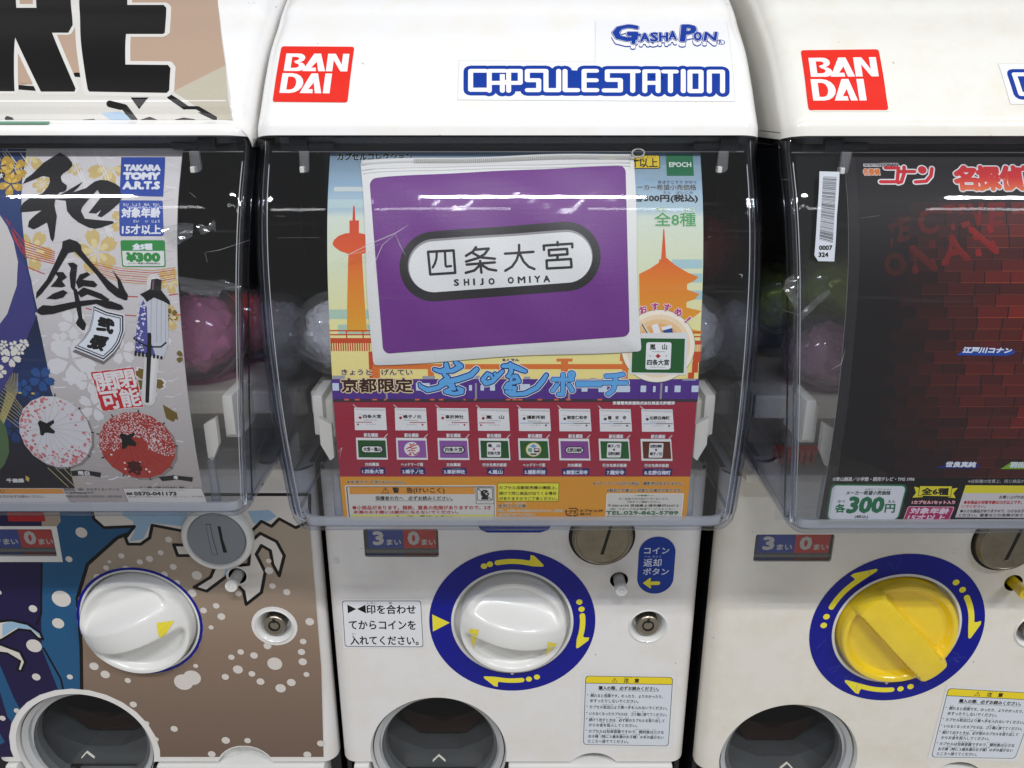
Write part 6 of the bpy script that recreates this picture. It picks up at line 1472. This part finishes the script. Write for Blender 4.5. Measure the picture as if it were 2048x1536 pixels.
# ================= barcode label stuck inside the right cover
cs = SR['cov']; a = Art(cs, 3e-4).o(1500, 280, 3.7372)
BR = empty('barcode_label', tuple(cs.to3(*cs.un(1655, 435))), 'white barcode label stuck upright on the clear cover beside the brick poster', 'label')
q = Q((518, 236), (668, 240), (628, 908), (482, 860)); a.poly([(518, 236), (668, 240), (648, 560), (628, 908), (508, 906), (480, 862), (500, 560)], (206, 210, 218), 0)
t_ = 0.06; rb = random.Random(4)
while t_ < .80:
    h_ = rb.choice([.0035, .0035, .006, .009]); a.poly([q(.19, t_), q(.87, t_), q(.87, t_+h_), q(.19, t_+h_)], (34, 34, 38), 1); t_ += h_+rb.choice([.0035, .004, .006, .009])
a.text('0007', (516, 790, 612, 822), k, 1, bold=2.4); a.text('324', (512, 842, 582, 874), k, 1, bold=2.4)
a.build('label_print', M['sticker'], BR)

# ================= capsules in the bowls
def capsule(c, r, top, bot, tilt, label, seed, group=None, bag=(226, 226, 228), vents=True):
    R = empty('toy_capsule', (c[0], c[1], c[2]-r), label, 'capsule', group or 'toy capsules lying in the bowls'); rg = random.Random(seed)
    rot = Vector((rg.uniform(-1, 1), rg.uniform(-1, .2), rg.uniform(-.3, 1))).normalized().to_track_quat('Z', 'Y') if tilt is None else Vector(tilt).normalized().to_track_quat('Z', 'Y')
    def half(s0_, s1_, rad_, nm, mm):
        V = []; n = 44; m_ = 16
        for i in range(m_+1):
            t = s0_+(s1_-s0_)*i/m_
            for j in range(n): a_ = 2*pi*j/n; V.append(Vector(c)+rot @ Vector((rad_*sin(t)*cos(a_), rad_*sin(t)*sin(a_), rad_*cos(t))))
        F = [(i*n+j, i*n+(j+1) % n, (i+1)*n+(j+1) % n, (i+1)*n+j) for i in range(m_) for j in range(n)]; return mesh_obj(nm, V, F, mm, R, smooth=True)
    half(.001, pi*.5, r, 'top_shell', top); half(pi*.47, pi-.001, r*.985, 'bottom_shell', bot)
    v = []; n = 44
    for rr2, zz in ((r*1.0, -.0012), (r*1.025, -.0012), (r*1.025, .0012), (r*1.0, .0012)):
        for j in range(n): a_ = 2*pi*j/n; v.append(Vector(c)+rot @ Vector((rr2*cos(a_), rr2*sin(a_), zz)))
    mesh_obj('seam_rim', v, [(i*n+j, i*n+(j+1) % n, (i+1)*n+(j+1) % n, (i+1)*n+j) for i in range(3) for j in range(n)], bot, R, smooth=True)
    # folded vinyl inside
    bm = bmesh.new(); bmesh.ops.create_icosphere(bm, subdivisions=4, radius=1)
    for v_ in bm.verts:
        d = v_.co.normalized(); q_ = noise.noise(d*2.2+Vector((seed, 0, 0)))*.30+abs(noise.noise(d*5+Vector((0, seed, 0))))*.34
        v_.co = Vector(c)+d*r*(.74+q_*.42)*.98; 
        if (v_.co-Vector(c)).length > r*.95: v_.co = Vector(c)+(v_.co-Vector(c)).normalized()*r*.95
    bm.verts.index_update(); mesh_obj('wrapped_toy', [tuple(v_.co) for v_ in bm.verts], [tuple(v_.index for v_ in f_.verts) for f_ in bm.faces], bag, R, smooth=True, sharp=34); bm.free()
    if vents:
        for i in range(2):
            a_ = rg.uniform(-.6, .6); d = Vector((sin(a_)*.6, -.8, .35-.5*i)).normalized(); rq_ = d.to_track_quat('Z', 'Y'); V = []
            for rr2, zz in ((.0016, 0), (.0022, 0), (.0022, .0004), (.0016, .0004)):
                for j in range(16): b_ = 2*pi*j/16; V.append(Vector(c)+d*r*.995+rq_ @ Vector((rr2*cos(b_), rr2*sin(b_), zz)))
            mesh_obj('vent_hole', V, [(i2*16+j, i2*16+(j+1) % 16, (i2+1)*16+(j+1) % 16, (i2+1)*16+j) for i2 in range(3) for j in range(16)], bot, R)
    return R
def at(px, py, Y): u, y, h = ray(px, py); t = Y/y; return (u*t, Y, CAMZ-h*t)
bagm = M['bag']; 
bw = mat('wrapped_white', (238, 238, 240), .22, coat=.8, bump=.5, bscale=70); bp = mat('wrapped_pink', (226, 170, 200), .22, coat=.8, bump=.5, bscale=70); bd = mat('wrapped_dark', (190, 165, 178), .22, coat=.8, bump=.5, bscale=70); bgm = mat('wrapped_olive', (160, 172, 88), .35, coat=.4, bump=.6, bscale=120)
bred = mat('wrapped_red', (200, 60, 66), .35, coat=.3, bump=.5, bscale=120); bst = mat('wrapped_grey', (190, 192, 200), .22, coat=.8, bump=.5, bscale=70)
capsule(at(672, 666, .512), .0282, M['cap_clear'], M['cap_clear'], (.2, -.5, 1), 'clear capsule at the left edge of the middle poster', 3, bag=bw)
capsule(at(1379, 668, .512), .0278, M['cap_clear'], M['cap_clear'], (.8, -.3, .3), 'clear capsule at the right edge of the middle poster', 8, bag=bst)
capsule(at(398, 668, .520), .0330, M['cap_pink'], M['cap_pink'], (-.2, -.9, .5), 'pink capsule at the right edge of the umbrella poster', 5, bag=bp)
capsule(at(1646, 708, .505), .0270, M['cap_purple'], M['cap_purple'], (.1, -.6, .8), 'purple capsule at the left edge of the brick poster', 11, bag=bd)
capsule(at(1650, 575, .552), .0300, M['cap_green'], M['cap_green'], (.4, -.4, 1), 'green capsule above the purple capsule in the right machine', 13, bag=bgm, vents=False)
capsule(at(1550, 590, .560), .0285, M['cap_green'], M['cap_green'], (.1, -.7, .6), 'green capsule nearest the left side wall of the right machine', 15, bag=bgm, vents=False)
capsule(at(1408, 500, .575), .0300, M['cap_red'], M['cap_red'], (.1, -.7, .6), 'dark red capsule behind the right edge of the middle poster', 17, bag=bred, vents=False)
capsule(at(1462, 640, .575), .0270, M['cap_purple'], M['cap_clear'], (.6, -.7, .6), 'grey capsule far right in the middle machine', 19, bag=bd, vents=False)
capsule(at(560, 640, .575), .0270, M['cap_clear'], M['cap_clear'], (.6, -.7, .6), 'dim capsule far left in the middle machine', 21, bag=bd, vents=False)
capsule(at(500, 640, .565), .0290, M['cap_red'], M['cap_pink'], (.3, -.7, .6), 'dark red capsule by the right side wall of the left machine', 23, bag=bred, vents=False)
# small red figure part lying under the bracket of the right machine
FG = empty('red_token', at(1590, 900, .50), 'small red and clear plastic piece lying low in the right machine', 'toy piece')
v, f = lathe([(.0001, .006), (.004, .005), (.006, 0), (.007, -.006), (.0001, -.007)], 20, at(1582, 880, .50)); mesh_obj('clear_dome', v, f, M['cap_clear'], FG, smooth=True)
c_ = at(1584, 908, .50); parts = [boxmesh(c_[0]-.012+.0042*i, c_[1]-.002, c_[2]-.006-.001*(i % 3), c_[0]-.0095+.0042*i, c_[1]+.002, c_[2]+.004, .0005) for i in range(7)]+[boxmesh(c_[0]-.013, c_[1]-.001, c_[2]+.001, c_[0]+.018, c_[1]+.003, c_[2]+.006, .001)]
v, f = merge(*parts); mesh_obj('red_frame', v, f, mat('red_plastic', (176, 60, 44), .35), FG)

# ================= clear sheet beside the right poster, tape pieces, scratches
cs = SR['cov']; inn = cs.shift(0, -.0030)
def film(S_, pts, m_, parent, name, th=.00012, wob=.0004, n=1, lift=0):
    """crumpled scrap of clear film following the cover"""
    P = [S_.un(*p) for p in pts]; loops = [[Vector((*p, 0)) for p in P]]; T = tessellate_polygon(loops); bm = bmesh.new(); vs = [bm.verts.new((p[0], p[1], 0)) for p in P]
    for f_ in T:
        try: bm.faces.new([vs[i] for i in f_])
        except ValueError: pass
    bmesh.ops.subdivide_edges(bm, edges=bm.edges[:], cuts=n, use_grid_fill=True); bmesh.ops.triangulate(bm, faces=bm.faces[:])
    V = [tuple(S_.to3(v_.co.x, v_.co.y, lift+wob*noise.noise(Vector((v_.co.x*210, v_.co.y*260, 3))))) for v_ in bm.verts]; bm.verts.index_update(); F = [tuple(v_.index for v_ in f_.verts) for f_ in bm.faces]; bm.free()
    return mesh_obj(name, V, F, m_, parent)
TPE = lambda lab, p: empty('tape_scrap', p, lab, 'tape', 'scraps of clear tape on the covers')
cl_ = SL['cov'].shift(0, -.0026); zz = lambda L: [(x_/3.9385, 280+y_/3.9385) for x_, y_ in L]
t1 = TPE('crinkled clear tape scrap over the right edge of the umbrella poster', tuple(cl_.to3(*cl_.un(370, 460))))
film(cl_, zz([(1255, 690), (1375, 665), (1470, 650), (1525, 660), (1515, 760), (1440, 800), (1375, 840), (1330, 800), (1290, 760)]), M['tape'], t1, 'tape_strip', wob=.0016, n=3)
t2 = TPE('small folded tape scrap near the cover corner of the left machine', tuple(cl_.to3(*cl_.un(420, 450))))
film(cl_, zz([(1548, 680), (1580, 660), (1630, 680), (1680, 630), (1700, 650), (1700, 720), (1670, 700), (1620, 740), (1580, 748)]), M['tape'], t2, 'tape_strip', wob=.0020, n=3)
t3 = TPE('torn tape strip above the pink capsule in the left machine', tuple(cl_.to3(*cl_.un(435, 570))))
film(cl_, zz([(1405, 1075), (1560, 1095), (1700, 1110), (1760, 1100), (1900, 1150), (1890, 1190), (1750, 1180), (1720, 1240), (1640, 1225), (1500, 1215), (1420, 1180)]), M['tape'], t3, 'tape_strip', wob=.0020, n=3)
zr = lambda L: [(1500+x_/3.7372, 280+y_/3.7372) for x_, y_ in L]
t4 = TPE('twisted tape scrap at the left edge of the right cover', tuple(inn.to3(*inn.un(1590, 580))))
film(inn, zr([(246, 1110), (262, 1050), (330, 1000), (372, 1020), (350, 1060), (378, 1110), (350, 1230), (362, 1310), (300, 1200)]), M['tape'], t4, 'tape_strip', wob=.0022, n=3)
film(inn, zr([(360, 1310), (480, 1190), (585, 1118), (602, 1145), (500, 1240), (390, 1345)]), M['tape'], t4, 'tape_tail', wob=.0012, n=3)
def scr(S, parent, lines, z=3e-4):
    a = Art(S['cov'], z)
    for L, w_ in lines: a.stroke(L, w_, (200, 200, 200), 0, taper=[.25]+[1]*(len(L)-2)+[.25])
    o = mesh_obj('scratches', np.concatenate(a.V), a.F, M['scratch'], parent); return o
scr(SM, SM['root'], [([(656, 533), (690, 513), (740, 488), (790, 467), (817, 450)], .9), ([(790, 467), (800, 490), (811, 511)], .7), ([(790, 469), (765, 490), (750, 525), (741, 551)], .7), ([(676, 512), (720, 505), (760, 488)], .5), ([(676, 905), (684, 895), (679, 915)], .7), ([(553, 432), (570, 433)], .6), ([(1477, 548), (1484, 550), (1483, 556)], 1.0), ([(555, 476), (640, 475)], .4), ([(500+530/3.94, 306), (500+540/3.94, 309)], .8)])
scr(SL, SL['root'], [([(410, 505), (415, 524)], .8), ([(411, 505), (440, 500), (500, 480)], .4), ([(380, 385), (392, 396)], .6), ([(371, 410), (372, 420)], .8)])
scr(SR, SR['root'], [([(1563, 360), (1580, 359)], .5), ([(1690, 700), (1682, 728), (1660, 740)], .6), ([(1722, 436), (1760, 431)], .4), ([(1565, 620), (1598, 630)], .5)])
# inner clear sheet left of the right poster
XA, XB = inn.un(1598, 560)[0], Rx0+.004; sA, sB = inn.un(1650, 300)[1], inn.un(1650, 1040)[1]; V = []; n = 30
for i in range(n+1): s_ = sA+(sB-sA)*i/n; V += [tuple(inn.to3(XA, s_, 0)), tuple(inn.to3(XB, s_, 0)), tuple(inn.to3(XA, s_, -.0004)), tuple(inn.to3(XB, s_, -.0004))]
F = []
for i in range(n): b_ = 4*i; F += [(b_, b_+1, b_+5, b_+4), (b_+2, b_+6, b_+7, b_+3), (b_, b_+4, b_+6, b_+2), (b_+1, b_+3, b_+7, b_+5)]
o = mesh_obj('clear_insert', V, F, M['tab'] if False else M['clear'], SR['root'])
